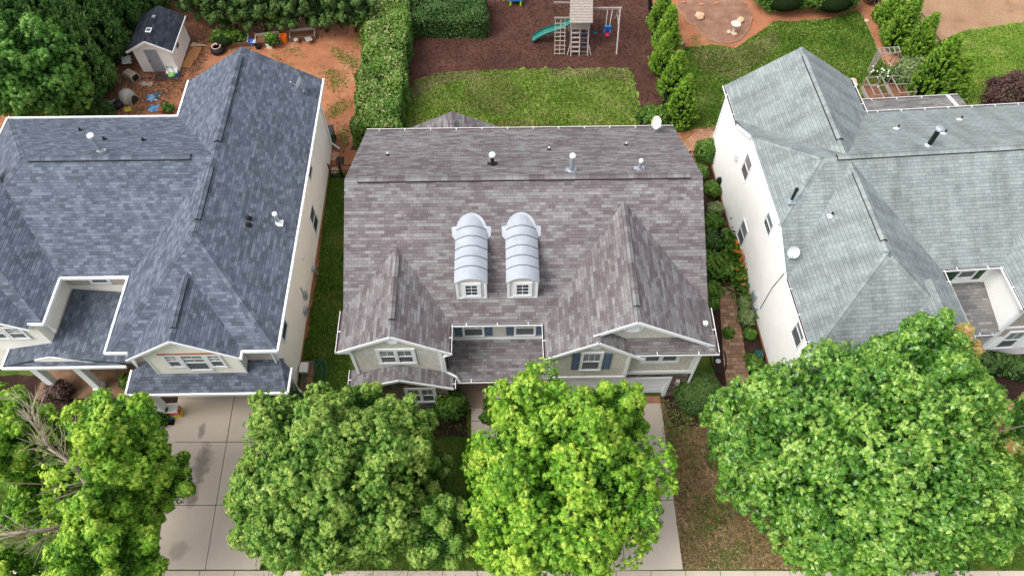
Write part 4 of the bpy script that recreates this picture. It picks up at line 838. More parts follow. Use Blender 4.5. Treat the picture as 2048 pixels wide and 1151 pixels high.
for c in (19.9+.3, 21.9):
    window(Rr, front(1.8), c-.45, c+.45, 3.75, 5.0, .1, 1)
    for a in (c-.85, c+.48): shutter(Rr, front(1.8), a, a+.36, 3.6, 4.95, SHUT_G)
for c in (24.3, 25.9): window(Rr, front(-.70), c-.55, c+.55, .9, 2.7, .14, 1)
downspout(Rr, [(22.85, -.8, 5.1), (23.15, -.72, 4.6)]); downspout(Rr, [(22.8, -.8, 2.75), (23.1, -.75, 2.4), (23.1, -.75, .3)]); downspout(Rr, [(12.8, 13.9, 5.1), (12.88, 13.8, 4.7), (12.88, 13.8, .2)])
caps(Rr, SH_R, [((cx, 6.6, cz), (cx, 14.15, cz), (12.74, 6.6, e0), (19.78, 6.6, e0)), ((15.1, 6.5, cz), (34, 6.5, cz), (15.1, 2, e0), (15.1, 11, e0)), ((15.1, 6.5, cz), (12.74, 6.5+jy, jz), (12.74, 6.5, jz), (15.1, 11, e0)), ((15.1, 6.5, cz), (12.74, 6.5-jy, jz), (12.74, 6.5, jz), (15.1, 2, e0)),
    ((fx, fap, fz), (fx, 6.4, fz), (12.8, fap, e0), (20, fap, e0)), ((fx, fap, fz), (12.8, -2.5, e0), (12.8, fap, e0), (fx, -2.5, e0)), ((fx, fap, fz), (20, -2.5, e0), (20, fap, e0), (fx, -2.5, e0)), ((18.4, -2.7, 6.55), (18.4, .1, 6.55), (17.2, -2.7, 5.9), (19.6, -2.7, 5.9))], wd=.17)
ridge_vent(Rr, (cx, 7.6, cz), (cx, 13.5, cz), (12.74, 7.6, e0), (19.78, 7.6, e0), SH_R, .2); ridge_vent(Rr, (15.75, 6.5, cz), (34, 6.5, cz), (15.75, 2, e0), (15.75, 11, e0), SH_R, .2); ridge_vent(Rr, (fx, 1.7, fz), (fx, 5.6, fz), (12.8, 1.7, e0), (20, 1.7, e0), SH_R, .19)
RRf = lambda x, y: max(cz-ms*abs(y-6.5), min(fz-.64*abs(x-fx), 9) if y < 6 and x < 20 else 0, cz-cs*abs(x-cx) if y > 6.5 and x < 19.8 else 0)
p = RF.on(1857, 291, RRf); pipe(Rr, p, 1.05, .12, BLACK, GALV, GALV, .2); p = RF.on(1582, 402, RRf); pipe(Rr, p, .75, .07, BLACK, RUB, GALV, .1)
for q in ((1794, 258), (1920, 240), (1888, 268), (1662, 432)): pipe(Rr, RF.on(*q, RRf), .28, .045, BLACK, None, WHITE, fsz=.14)

# ------------------------------------------------------------------ satellite dishes
def dish(name, label, p, face, r=.3, rust=False, h=.7, frame=WF):
    p = V(p); t = thing(name, label, 'satellite dish', p)
    m = MB(); m.tube([p, p+V((0, 0, h))], .03, 8); m.tube([p+V((.25, -.1, -.05)), p+V((0, 0, h*.6))], .015, 5); m.tube([p+V((-.2, -.2, -.05)), p+V((0, 0, h*.6))], .015, 5); m.cube(p.x-.1, p.x+.1, p.y-.08, p.y+.08, p.z-.03, p.z+.02); m.build('mast', GALV, t)
    c = p+V((0, 0, h)); f = V(face).normalized(); a = f.cross(V((0, 0, 1))).normalized(); b = a.cross(f).normalized()
    m = MB(); n = 20; P = []; F = []
    for i in range(5):
        k = i/4; P += [c+(a*math.cos(q)*r*k+b*math.sin(q)*r*1.1*k)+f*(.1*k*k) for q in [2*math.pi*j/n for j in range(n)]]
    for i in range(4): F += [(i*n+j, i*n+(j+1) % n, (i+1)*n+(j+1) % n, (i+1)*n+j) for j in range(n)]
    m.add(P, F)
    mt = N('dish_paint_'+name, .5, .4)
    if rust:
        co = mt.sep(mt.coord()); k = mt.math('ADD', mt.math('MULTIPLY', co[0], -1.6), mt.math('MULTIPLY', mt.noise(5, 4), .5))
        mt.col(mt.mix(mt.ramp(k, [(.5, g3(0)), (.62, g3(.85))]), rgb(226, 226, 224), rgb(214, 132, 64)))
    else: mt.col(mt.ramp(mt.noise(3), [(.3, rgb(194, 200, 206)), (.7, rgb(214, 219, 222))]))
    m.build('reflector', mt.mat, t, smooth=True)
    m = MB(); e = c+f*r*1.7-b*r*.6; m.bar(c-b*r*.9, e, .03, .03); m.bar(e, e-f*.12+V((0, 0, .04)), .07, .09); m.build('feed_arm', GALV, t); return t
dish('satellite_dish', 'white dish with an orange rust patch on the back gutter edge of the mauve roof', at(1311, 262, 5.4), (-.75, -.5, .45), .31, True, .62)
dish('satellite_dish', 'white dish seen edge on, near the back right corner of the dark blue roof', MF.wor(MF.on(605, 182, LR)), (-.94, .2, .25), .34, False, .55)
dish('satellite_dish', 'white round dish on the left edge of the pale green roof, above the white wall', RF.wor(RF.on(1582, 513, RRf)), (-.35, -.75, .5), .27, False, .4)

# ------------------------------------------------------------------ garden shed and the things in the left back yard
S = thing('garden_shed', 'white garden shed with charcoal shingle roof in front of the tall conifers', 'shed', (-22.95, 39.8, 0))
x0, x1, y0, y1, sh = -24.12, -21.78, 38.25, 41.35, 2.02
m = MB(); m.cube(x0, x1, y0, y1, .1, sh); m.T = front(y0); m.prism([(x0, sh), (x1, sh), (-22.95, 2.62)], -.02, 0); m.T = back(y1); m.prism([(x0, sh), (x1, sh), (-22.95, 2.62)], -.02, 0); m.build('wall', plain('shed_panel', rgb(244, 241, 234), .7, .2, .06, sc=2), S)
m = MB(); m.slab([(-24.42, 38.02, 1.92), (-24.42, 41.55, 1.92), (-22.95, 41.55, 2.70), (-22.95, 38.02, 2.70)], .09); m.slab([(-21.50, 38.02, 1.92), (-21.50, 41.55, 1.92), (-22.95, 41.55, 2.70), (-22.95, 38.02, 2.70)], .09)
sr = m.build('roof', [SH_S, WHITE], S)
m = MB(); m.bar((-22.95, 38.9, 2.72), (-22.95, 39.3, 2.72), .34, .05); m.build('skylight', WHITE, sr); m = MB(); m.cube(-23.07, -22.83, 38.98, 39.22, 2.745, 2.755); m.build('pane', G_DK, sr); m = MB(); m.cube(-23.05, -22.85, 40.3, 40.5, 2.68, 2.77); m.build('roof_vent', GALV, sr)
m = MB(); m.T = front(y0)
for u in (x0, x1-.09): m.box(u, u+.09, .1, sh, .0, .03)
m.T = right(x1); m.box(y0-.02, y0+.08, .1, sh, 0, .03); m.box(y1-.08, y1, .1, sh, 0, .03); m.build('corner_trim', WHITE, S)
m = MB(); m.T = front(y0); m.box(-23.42, -22.58, .12, 1.92, 0, .02); d = m.build('door', plain('grey_shed_door', rgb(156, 158, 164), .6, .3, .1), S)
m = MB(); m.T = front(y0); m.box(-23.52, -23.42, .1, 2.0, 0, .04); m.box(-22.58, -22.48, .1, 2.0, 0, .04); m.box(-23.42, -22.58, 1.92, 2.0, 0, .04)
m.build('door_frame', WHITE, d); m = MB(); m.T = front(y0); m.box(-23.36, -23.32, .95, 1.1, .02, .07); m.build('handle', BLACK, d)
m = MB()
for s in (-1, 1): m.bar((-22.95, 38.0, 2.68), (-22.95+s*1.48, 38.0, 1.86), .05, .13)
m.bar((-21.48, 38.0, 1.87), (-21.48, 41.55, 1.87), .04, .1); m.split('rake_board', WHITE, S)
window(S, right(x1), 39.1, 39.72, 1.05, 1.8, .07, 1, muntin=(1, 1), gl=(G_DK, G_DK)); m = MB(); m.cube(x0+.05, x1-.05, y0+.05, y1-.05, 0, .1); m.build('skid', WOODB, S)
def simple(name, label, cat, parts, group=None):                  # parts: list of (part name, MB, material[, smooth])
    if len(parts) == 1:
        o = parts[0][1].build(name, parts[0][2], None, smooth=len(parts[0]) > 3); return tag(o, label, cat, group)
    c = V(parts[0][1].v[0]); t = thing(name, label, cat, (c.x, c.y, 0), group=group)
    for p in parts: p[1].build(p[0], p[2], t, smooth=len(p) > 3)
    return t
def rbox(c, sx, sy, z0, z1, rot=0, taper=1.0):
    m = MB(); cs, sn = math.cos(rot), math.sin(rot)
    P = [(c[0]+cs*x*k*sx/2-sn*y*k*sy/2, c[1]+sn*x*k*sx/2+cs*y*k*sy/2, z) for z, k in ((z0, 1), (z1, taper)) for x, y in ((-1, -1), (1, -1), (1, 1), (-1, 1))]
    return m.add(P, [(0, 3, 2, 1), (4, 5, 6, 7), (0, 1, 5, 4), (1, 2, 6, 5), (2, 3, 7, 6), (3, 0, 4, 7)])
def join(*ms):
    o = MB()
    for m in ms: o.add(m.v, m.f)
    return o
BLUE = plain('blue_plastic', rgb(60, 124, 170), .5, .4, .2); WPL = plain('white_plastic', rgb(226, 226, 222), .5, .4, .1); GREY = plain('grey_plastic', rgb(158, 156, 148), .6, .3, .12); TAN = plain('tan_plastic', rgb(178, 160, 138), .6, .3, .15)
a = at(322, 156); simple('door_mat', 'dark grey mat on the dirt at the shed door', 'mat', [('m', rbox(a, .78, .62, .02, .045, .02), plain('mat_fabric', rgb(84, 74, 70), .95, .1, .3, sc=30))])
a = at(349, 152); simple('cooler', 'blue and white cooler beside the grey shed door', 'cooler', [('body', rbox(a, .68, .42, .02, .36, .1), BLUE), ('lid', rbox(a, .72, .46, .36, .46, .1), WPL)])
a = at(345, 152, .5); m = MB(); m.tube([a+V((-.2, .12, 0)), a+V((-.22, .18, .62)), a+V((.12, .2, .62)), a+V((.16, .12, 0))], .018, 5); b = MB(); b.ell(a+V((-.05, 0, .08)), (.2, .16, .1)); b.ell(a+V((.08, .05, .1)), (.12, .12, .12)); simple('spray_bottle_tub', 'lime green tub with a black handle on top of the cooler', 'tub', [('tub', b, plain('lime_plastic', rgb(132, 196, 92), .5), 1), ('handle', m, BLACK)])
a = at(265, 157); m = MB()
for s in (-1, 1): m.bar(a+V((-.42, s*.26, 0)).lerp(V((0, 0, 0)), 0), a+V((-.42, s*.26, .5)), .02, .02)
rt = -.55; cr = rbox(a, .86, .6, .03, .38, rt); tp = rbox((a.x, a.y, 0), .86, .6, .38, .56, rt, .72); e = V((math.cos(rt), math.sin(rt), 0)); dk = rbox(a+e*.435, .02, .42, .08, .46, rt)
simple('pet_crate', 'tan plastic pet crate open at one end, near the shed', 'pet crate', [('base', cr, GREY), ('top', tp, TAN), ('opening', dk, BLACK)])
a = at(258, 200); m = MB(); m.lathe([(.52, 0), (.55, .15), (.50, .42), (.36, .66), (.15, .78), (.01, .80)], a, 18); n_ = MB(); e = V((.9, -.42, 0)).normalized(); s_ = V((-e.y, e.x, 0))
rg = [a+e*.60+s_*math.cos(q)*.30+V((0, 0, .05+.52*math.sin(q))) for q in [math.pi*k/10 for k in range(11)]]; n_.poly(rg); tn = MB()
rg2 = [a+e*.28+s_*math.cos(q)*.40+V((0, 0, .03+.66*math.sin(q))) for q in [math.pi*k/10 for k in range(11)]]; rg3 = [a+e*.59+s_*math.cos(q)*.36+V((0, 0, .03+.60*math.sin(q))) for q in [math.pi*k/10 for k in range(11)]]
for k in range(10): tn.add([rg2[k], rg2[k+1], rg3[k+1], rg3[k]], [(0, 1, 2, 3)])
tn.poly(rg3); simple('dog_house', 'grey dome shaped plastic dog house with a dark doorway', 'dog house', [('dome', m, plain('igloo_plastic', rgb(176, 172, 160), .55, .35, .08), 1), ('tunnel', tn, GREY), ('doorway', n_, plain('igloo_dark', rgb(58, 50, 44), .9))])
def sheetpile(name, label, cat, px, sx, sy, mat, rot=0, z=.03):
    a = at(*px); m = MB(); n = 8; cs, sn = math.cos(rot), math.sin(rot)
    P = []; F = []
    for j in range(n):
        for i in range(n):
            x, y = (i/(n-1)-.5)*sx, (j/(n-1)-.5)*sy; x += .06*math.sin(j*2.1); y += .06*math.sin(i*1.7)
            P.append((a.x+cs*x-sn*y, a.y+sn*x+cs*y, z+abs(random.gauss(0, .045))))
    for j in range(n-1):
        for i in range(n-1): F.append((j*n+i, j*n+i+1, (j+1)*n+i+1, (j+1)*n+i))
    m.add(P, F); return simple(name, label, cat, [('m', m, mat)])
def cloth(name, c1, c2, sc=7):
    m = N(name, .6, .3); m.col(m.mix(m.ramp(m.noise(sc, 2), [(.54, g3(0)), (.58, g3(1))]), c1, c2)); return m.mat
sheetpile('empty_bag', 'crumpled blue bag lying on the dirt, the one nearer the shed', 'bag', (305, 197), .62, .62, cloth('blue_bag', rgb(44, 126, 188), rgb(196, 206, 212)), .3)
sheetpile('empty_bag', 'crumpled grey and yellow bag lying against a blue one', 'bag', (317, 192), .34, .72, cloth('grey_bag', rgb(92, 96, 88), rgb(190, 186, 160)), -.3, .05)
sheetpile('empty_bag', 'flat pale blue bag on the dirt, nearest the left roof edge', 'bag', (310, 218), .72, .55, cloth('pale_blue_bag', rgb(70, 142, 192), rgb(170, 196, 210)), .1)
sheetpile('empty_bag', 'crumpled yellow bag behind the grey dome dog house', 'bag', (256, 220), .42, .42, cloth('yellow_bag', rgb(206, 184, 60), rgb(180, 160, 60)), .4)
sheetpile('plastic_sheet', 'crumpled white plastic sheet in the shrubs left of the shed', 'plastic sheet', (257, 128), .6, .8, WPL, .3, .3)
sheetpile('litter_scraps', 'white scraps of litter by the pet crate opening', 'litter', (293, 169), .9, .35, cloth('scraps', rgb(206, 190, 172), rgb(150, 116, 92)), -.2)
sheetpile('foil_wrap', 'shiny white wrapping left of the grey dome dog house', 'wrapping', (226, 209), .5, .4, GALV, .2, .12)
a = at(238, 214); m = MB(); m.ell(a+V((0, 0, .2)), (.34, .26, .22)); simple('black_bag', 'stuffed dark bag lying beside the dome dog house', 'bag', [('m', m, RUB, 1)])
a = at(325, 224); m = MB(); m.lathe([(.12, 0), (.2, .28), (.22, .3), (.2, .3)], a, 12); simple('flower_pot', 'terracotta pot tipped near the left roof edge', 'pot', [('m', m, plain('terracotta', rgb(176, 96, 72), .8))])
bush('garden_plant', 'leafy green plant next to the terracotta pot', 'plant', at(338, 222), (.45, .4, .3), L_SHR, 260, .16)
for i, (px, lab, sx, sy, rt, mt) in enumerate((((381, 118), 'long bare plywood sheet lying along the shed wall', .62, 1.75, -.10, WOODT), ((390, 108), 'short plywood sheet overlapping the longer one by the shed', .62, 1.2, -.10, WOODT))):
    simple('plywood_sheet', lab, 'plywood', [('m', rbox(at(*px), sx, sy, .02+.03*i, .045+.03*i, rt), mt)])
a = at(394, 92); m = MB(); m.add([(a.x-.4, a.y-.15, .05), (a.x+.75, a.y-.05, .05), (a.x-.35, a.y+.3, .05), (a.x-.4, a.y-.15, .08), (a.x+.75, a.y-.05, .08), (a.x-.35, a.y+.3, .08)], [(0, 2, 1), (3, 4, 5), (0, 1, 4, 3), (1, 2, 5, 4), (2, 0, 3, 5)]); simple('plywood_offcut', 'pale triangular wood offcut at the back corner of the shed', 'plywood', [('m', m, plain('pale_wood', rgb(208, 182, 150), .8))])
# planters against the trees
a = at(437, 104); m = MB(); m.lathe([(.30, 0), (.46, .1), (.48, .28), (.34, .42), (.28, .42), (.26, .2)], a, 20, caps=False); rr = MB(); rr.lathe([(.24, .40), (.30, .44), (.33, .5), (.27, .5), (.24, .44)], a, 20, caps=False); so = MB(); so.lathe([(.01, .30), (.28, .30)], a, 16); simple('tyre_planter', 'black round planter with a pinkish rim, behind the dark roof peak', 'planter', [('tyre', m, RUB, 1), ('rim', rr, plain('pink_rim', rgb(204, 164, 152), .6), 1), ('soil', so, SOIL)])
def planter(label, pa, pb, dep, div=True):
    a, b = at(*pa), at(*pb); e = (b-a).normalized(); s = V((-e.y, e.x, 0)); t = thing('raised_planter', label, 'planter', a, group='raised planters along the tree line')
    m = MB()
    for k in range(4): m.bar(a+V((0, 0, .05+.09*k)), b+V((0, 0, .05+.09*k)), .05, .08)
    m.build('slat_side', WOODB, t)
    m = MB(); A, B = a+s*dep, b+s*dep; m.bar(A+V((0, 0, .22)), B+V((0, 0, .22)), .05, .36); m.bar(a+V((0, 0, .2)), A+V((0, 0, .2)), .05, .34); m.bar(b+V((0, 0, .2)), B+V((0, 0, .2)), .05, .34); m.bar(A+V((0, 0, .42)), B+V((0, 0, .42)), .12, .03); m.build('back_board', plain('pale_board', rgb(192, 180, 164), .8), t)
    m = MB(); m.poly([p+V((0, 0, .26)) for p in (a, b, B, A)]); m.build('soil', SOIL, t); return t
planter('leftmost wooden raised planter, overgrown with weeds', (452, 97), (498, 93), .75); planter('middle wooden raised planter with a leafy plant and pots in front', (514, 94), (562, 88), .75); planter('rightmost wooden raised planter, empty, beside the orange bucket', (582, 84), (631, 80), .75)
a = at(617, 78, .3); simple('cutting_board', 'grey board lying in the empty raised planter', 'board', [('m', rbox(a, .42, .5, .28, .32, .5), GREY)])
a = at(592, 80, .3); m = MB(); m.lathe([(.16, .26), (.17, .34), (.12, .36)], (a.x, a.y, 0), 12); simple('plastic_bowl', 'grey bowl lying in the empty raised planter', 'bowl', [('m', m, GREY)])
a = at(570, 84); m = MB(); m.lathe([(.19, 0), (.2, .06), (.22, .52), (.24, .55), (.20, .55), (.18, .3)], a, 14); simple('bucket', 'orange bucket between two raised planters', 'bucket', [('m', m, plain('orange_plastic', rgb(236, 124, 30), .45))])
for px, lab, k in (((497, 86), 'blue and white soil bag slumped between planters, left one', .3), ((507, 88), 'blue and white soil bag slumped between planters, right one', -.4)):
    a = at(*px); m = MB(); m.ell(a+V((0, 0, .16)), (.26, .4, .18)); simple('soil_bag', lab, 'bag', [('m', m, cloth('soil_bag_print', rgb(52, 82, 168), rgb(214, 214, 216), 4), 1)], 'soil bags')
a = at(517, 97); m = MB(); m.lathe([(.15, 0), (.19, .32), (.2, .34), (.17, .34), (.15, .2)], a, 12); simple('flower_pot', 'black nursery pot in front of the middle raised planter', 'pot', [('m', m, RUB)])
a = at(540, 95); simple('plant_tub', 'white square tub in front of the middle raised planter', 'tub', [('m', join(rbox(a, .34, .28, 0, .3), rbox(a, .38, .32, .3, .34)), WPL)])
bush('garden_plant', 'leafy plant growing out of the middle raised planter', 'plant', at(546, 88, .2), (.5, .4, .45), L_SHR, 380, .2, core=False)
bush('garden_plant', 'weedy bush hiding the leftmost raised planter', 'plant', at(455, 86), (1.1, .6, .55), L_SHR, 1100, .16)
bush('garden_plant', 'weedy bush with bare stems behind the tyre planter', 'plant', at(478, 84), (.7, .5, .5), L_SHR, 600, .16)
# bin, downspout blocks and gates between the houses
a = at(661, 285); m = rbox(a, .6, .7, .05, .98, .05, 1.12); l_ = rbox((a.x, a.y), .72, .85, .98, 1.06, .05); wl_ = MB(); wl_.tube([a+V((-.32, .32, .14)), a+V((.32, .32, .14))], .13, 10); simple('wheelie_bin', 'green wheeled bin with a dark lid behind the left house', 'bin', [('body', m, plain('green_bin', rgb(28, 84, 60), .5)), ('lid', l_, plain('dark_bin_lid', rgb(58, 64, 64), .5)), ('wheel', wl_, RUB)])
a = at(668, 314); simple('splash_block', 'pinkish concrete block at the foot of the left house downspout', 'block', [('m', rbox(a, .45, .7, 0, .1, -.3), plain('pink_block', rgb(190, 146, 122), .9))])
a = at(681, 322); simple('floor_grate', 'dark grate leaning on the ground by the iron gate', 'grate', [('m', rbox(a, .45, .5, .02, .1, .1), plain('grate', rgb(64, 52, 46), .8))])
a = at(670, 345); m = MB(); m.ell(a+V((0, 0, .16)), (.24, .2, .16)); simple('garden_rock', 'pale rock at the foot of the iron gate', 'rock', [('m', m, plain('pale_rock', rgb(196, 172, 156), .9, var=.3))])
def iron_fence(label, a, b, h=1.15, posts=2, step=.11, name='iron_fence', cat='fence', group=None):
    a, b = V(a), V(b); t = thing(name, label, cat, a, group=group); L_ = (b-a).length
    for i in range(posts):
        p = a.lerp(b, i/(posts-1)); m = MB(); m.cube(p.x-.035, p.x+.035, p.y-.035, p.y+.035, 0, h+.08); m.build('post', BLACK, t)
    for z in (.12, h*.55, h*.98):
        m = MB(); m.bar(a+V((0, 0, z)), b+V((0, 0, z)), .03, .04); m.build('rail', BLACK, t)
    m = MB(); n = int(L_/step)
    for i in range(1, n): p = a.lerp(b, i/n); m.bar(p+V((0, 0, .05)), p+V((0, 0, h)), .018, .018)
    o = m.build('picket_panel', BLACK, t); return t
iron_fence('short black iron gate between the left house and the mauve roofed house', at(664, 356), at(708, 356), posts=3, name='iron_gate', cat='gate')
iron_fence('black iron gate between the mauve roofed house and the right house', at(1372, 330), at(1418, 322), posts=3, name='iron_gate', cat='gate')
fp = [at(1294, -40), at(1297, 20), at(1304, 70), at(1314, 130), at(1323, 190), at(1332, 262)]
t = thing('mesh_fence', 'long black mesh fence along the mulch yard in front of the small conifers', 'fence', fp[0])
for p in fp:
    m = MB(); m.cube(p.x-.04, p.x+.04, p.y-.04, p.y+.04, 0, 1.3); m.build('post', BLACK, t)
m = MB()
for a, b in zip(fp[:-1], fp[1:]):
    for z in (.1, .65, 1.22): m.bar(a+V((0, 0, z)), b+V((0, 0, z)), .03, .04)
    n = int((b-a).length/.09)
    for i in range(n): p = a.lerp(b, i/n); m.bar(p, p+V((0, 0, 1.2)), .016, .016)
m.build('mesh_panel', BLACK, t)
iron_fence('black iron fence running diagonally between the two right back yards', at(1800, 12), at(1915, 190), 1.2, 6, .12)
for i, px in enumerate(((1091, 250), (1134, 248), (1185, 250))):
    a = at(*px); m = MB(); m.tube([a, a+V((0, 0, .9))], .015, 5); simple('garden_stake', ('thin dark stake standing on the lawn edge behind the mauve roof, left one', 'thin dark stake standing on the lawn edge behind the mauve roof, tallest and middle one', 'thin dark stake standing on the lawn edge behind the mauve roof, right one')[i], 'stake', [('m', m, BLACK)], 'stakes on the lawn edge')
# ------------------------------------------------------------------ play set
PS = thing('swing_set', 'weathered wooden play tower with swing beam, ladder and rope climber on brown mulch', 'play set', (4.5, 41.5, 0))
tx0, tx1, ty0, ty1 = 3.90, 5.08, 40.85, 42.4
for x in (tx0, tx1):
    for y in (ty0, ty1): m = MB(); m.cube(x-.045, x+.045, y-.045, y+.045, 0, 2.35); m.build('post', WOODG, PS)
m = MB()
for k in range(9): m.cube(tx0-.05, tx1+.05, ty0+k*.172, ty0+k*.172+.16, 1.36, 1.40)
m.build('deck', WOODG, PS)
m = MB()
for s, (ya, yb) in ((0, (40.42, 41.62)), (1, (42.85, 41.62))):
    for k in range(9):
        y = ya+(yb-ya)*k/9; z = 2.22+.95*k/9; y2 = ya+(yb-ya)*(k+.97)/9; z2 = 2.22+.95*(k+.97)/9
        m.add([(3.74, y, z+.03), (5.22, y, z+.03), (5.22, y2, z2), (3.74, y2, z2), (3.74, y, z), (5.22, y, z), (5.22, y2, z2-.03), (3.74, y2, z2-.03)], [(0, 1, 2, 3), (7, 6, 5, 4), (0, 4, 5, 1), (1, 5, 6, 2), (2, 6, 7, 3), (3, 7, 4, 0)])
m.build('roof', WOODG, PS)
for x, a0 in ((3.92, 3.92), (4.48, 4.48), (5.04, 5.04)): m = MB(); m.bar((x, 39.87, 0), (x, 40.85, 1.42), .06, .09); m.build('ladder_rail', WOODG, PS)
for k in range(5):
    q = .16+.17*k; y = 39.87+.98*q; z = 1.42*q
    m = MB(); m.cube(3.95, 4.45, y-.06, y+.08, z, z+.035); m.build('ladder_step', WOODG, PS)
    m = MB(); m.bar((4.51, y, z), (5.01, y, z), .03, .03); m.build('climbing_bar', plain('blue_steel', rgb(84, 116, 146), .5), PS)
for s in (-1, 1): x = 4.48+s*.62; m = MB(); m.bar((x, 40.3, .55), (x+s*.17, 39.95, .02), .05, .08); m.build('brace', WOODG, PS)
m = MB(); m.cube(3.9, 5.08, 40.82, 40.87, 1.42, 1.85); m.build('railing', WOODG, PS)
m = MB(); m.bar((5.1, 41.9, 2.2), (7.22, 41.92, 2.2), .09, .14); m.build('swing_beam', WOODG, PS)
for e in ((6.98, 40.05, 0), (7.15, 43.6, 0)): m = MB(); m.bar((7.1, 41.88, 2.22), e, .09, .09); m.build('leg', WOODG, PS)
m = MB(); m.bar((7.08, 41.3, 1.2), (7.1, 42.5, 1.2), .06, .09); m.build('cross_brace', WOODG, PS)
for y in (40.95, 42.5): m = MB(); m.bar((2.74, y, 2.2), (3.9, y, 2.2), .06, .1); m.build('beam', WOODG, PS)
m = MB()
for x, o_ in ((2.85, .02), (3.17, .17), (3.49, .02)): m.bar((x-.03+o_*.3, 40.95, 2.18), (x, 39.97, .03), .03, .03)
m.build('climber_rope', plain('rope', rgb(178, 168, 152), .9), PS)
for k in range(8):
    q = .04+.118*k; m = MB(); m.bar((2.80, 39.97+.98*q, 2.15*q+random.uniform(-.03, .03)), (3.54, 39.97+.98*q, 2.15*q+random.uniform(-.03, .05)), .05, .05); m.build('climber_rung', WOODG, PS)
m = MB()
for x in (2.86, 3.36): m.bar((x, 42.5, 2.2), (x, 42.4, 1.0), .015, .015)
m.bar((2.8, 42.4, 1.0), (3.42, 42.4, 1.0), .04, .04); m.build('trapeze_bar', BLACK, PS)
m = MB(); n = 16; SLD = plain('green_slide_plastic', rgb(22, 108, 98), .35, .5, .1)
A, B = V((3.86, 41.6, 1.42)), V((1.38, 41.35, .16)); prof = [(-.28, .16), (-.27, .0), (0, -.05), (.27, 0), (.28, .16)]
P = []; 
for i in range(n+1):
    q = i/n; c = A.lerp(B, q); zz = 1.42-(1.26)*(q+.085*math.sin(q*math.pi*2+.3)); c.z = max(.14, zz) if q > .88 else max(zz, .14)
    P += [(c.x, c.y+u, c.z+v) for u, v in prof]+[(c.x, c.y+u*1.12, c.z+v-.02) for u, v in prof[::-1]]
F = [(i*10+k, i*10+(k+1) % 10, (i+1)*10+(k+1) % 10, (i+1)*10+k) for i in range(n) for k in range(10)]+[tuple(range(10)), tuple(n*10+k for k in range(9, -1, -1))]
m.add(P, F); m.build('slide', SLD, PS)
a = V((6.42, 41.93, 2.15)); t = thing('toddler_swing', 'blue bucket swing with a pink seat hanging from the beam', 'swing', (6.42, 41.9, .6))
m = MB(); m.tube([(6.30, 41.93, 2.13), (6.27, 41.6, 1.05)], .02, 5); m.tube([(6.62, 41.93, 2.13), (6.52, 41.6, 1.05)], .02, 5); m.build('rope', WPL, t)
m = MB(); m.bar((6.4, 41.72, .60), (6.4, 41.50, 1.12), .44, .07); m.bar((6.2, 41.6, .7), (6.2, 41.4, .75), .06, .2); m.bar((6.6, 41.6, .7), (6.6, 41.4, .75), .06, .2); m.build('seat', plain('bright_blue_plastic', rgb(30, 132, 214), .4), t); m = MB(); m.bar((6.28, 41.42, .5), (6.52, 41.42, .5), .28, .07); m.build('front_guard', plain('pink_plastic', rgb(226, 40, 96), .4), t)
t = thing('belt_swing', 'dark teal belt swing hanging near the play tower', 'swing', (5.6, 41.9, .4))
m = MB(); m.tube([(5.52, 41.93, 2.13), (5.45, 41.7, .5)], .012, 5); m.tube([(5.86, 41.93, 2.13), (5.78, 41.7, .5)], .012, 5); m.build('chain', BLACK, t)
m = MB()
for k in range(6): m.bar((5.45+.055*k, 41.7, .5-.12*math.sin(math.pi*k/6)), (5.45+.055*(k+1), 41.7, .5-.12*math.sin(math.pi*(k+1)/6)), .18, .02)
m.build('seat', plain('teal_rubber', rgb(28, 92, 108), .6), t)
t = thing('water_table', 'bright blue toddler water table with lime green legs at the back of the mulch', 'toy', (2.3, 44.6, 0)); a = at(1031, 12)
m = rbox((a.x, a.y+.3), .95, .6, .38, .55, 0, 1.08); m.build('tray', plain('sky_blue_plastic', rgb(44, 148, 226), .4), t)
for dx in (-.36, .36):
    for dy in (.05, .5): m = rbox((a.x+dx, a.y+dy), .12, .1, 0, .4, 0, .8); m.build('leg', plain('lime_leg_plastic', rgb(176, 222, 46), .4), t)
for i in range(5):
    a = at(985+i*11, 2); simple('edging_stone', 'tan edging stone at the top of the mulch yard beside the clipped hedge', 'stone', [('m', rbox(a, .3, .22, 0, .14, random.uniform(-.3, .3), .85), plain('tan_stone', rgb(140, 112, 90), .9, var=.3))], 'edging stones by the hedge')
# ------------------------------------------------------------------ right back yards
a = at(1466, 67); m = MB(); m.lathe([(.17, 0), (.15, .06), (.08, .14), (.07, .55), (.12, .66)], a, 14); b = MB(); b.lathe([(.1, .64), (.28, .72), (.34, .80), (.33, .81), (.27, .76), (.01, .72)], a, 20); simple('bird_bath', 'pale grey stone bird bath standing in the gravel bed', 'bird bath', [('pedestal', m, plain('bath_stone', rgb(196, 188, 176), .8), 1), ('bowl', b, plain('bath_stone', rgb(196, 190, 180), .8), 1)])
ROCK = plain('cream_rock', rgb(214, 176, 144), .9, .1, .35, sc=7)
for px, lab, s in (((1398, 36), 'largest cream rock on the left of the gravel bed', .34), ((1481, 43), 'cream rock behind the bird bath', .26), ((1457, 66), 'small cream rock left of the bird bath foot', .17), ((1470, 70), 'small cream rock right of the bird bath foot', .15), ((1732, 44), 'round cream rock on the curved bed edging of the right yard', .17)):
    a = at(*px); m = MB(); m.ell(a+V((0, 0, s*.5)), (s, s*.75, s*.6), 9, 6); m.v = [(p[0]+random.gauss(0, s*.1), p[1]+random.gauss(0, s*.1), max(0, p[2]+random.gauss(0, s*.06))) for p in m.v]; simple('garden_rock', lab, 'rock', [('m', m, ROCK)])
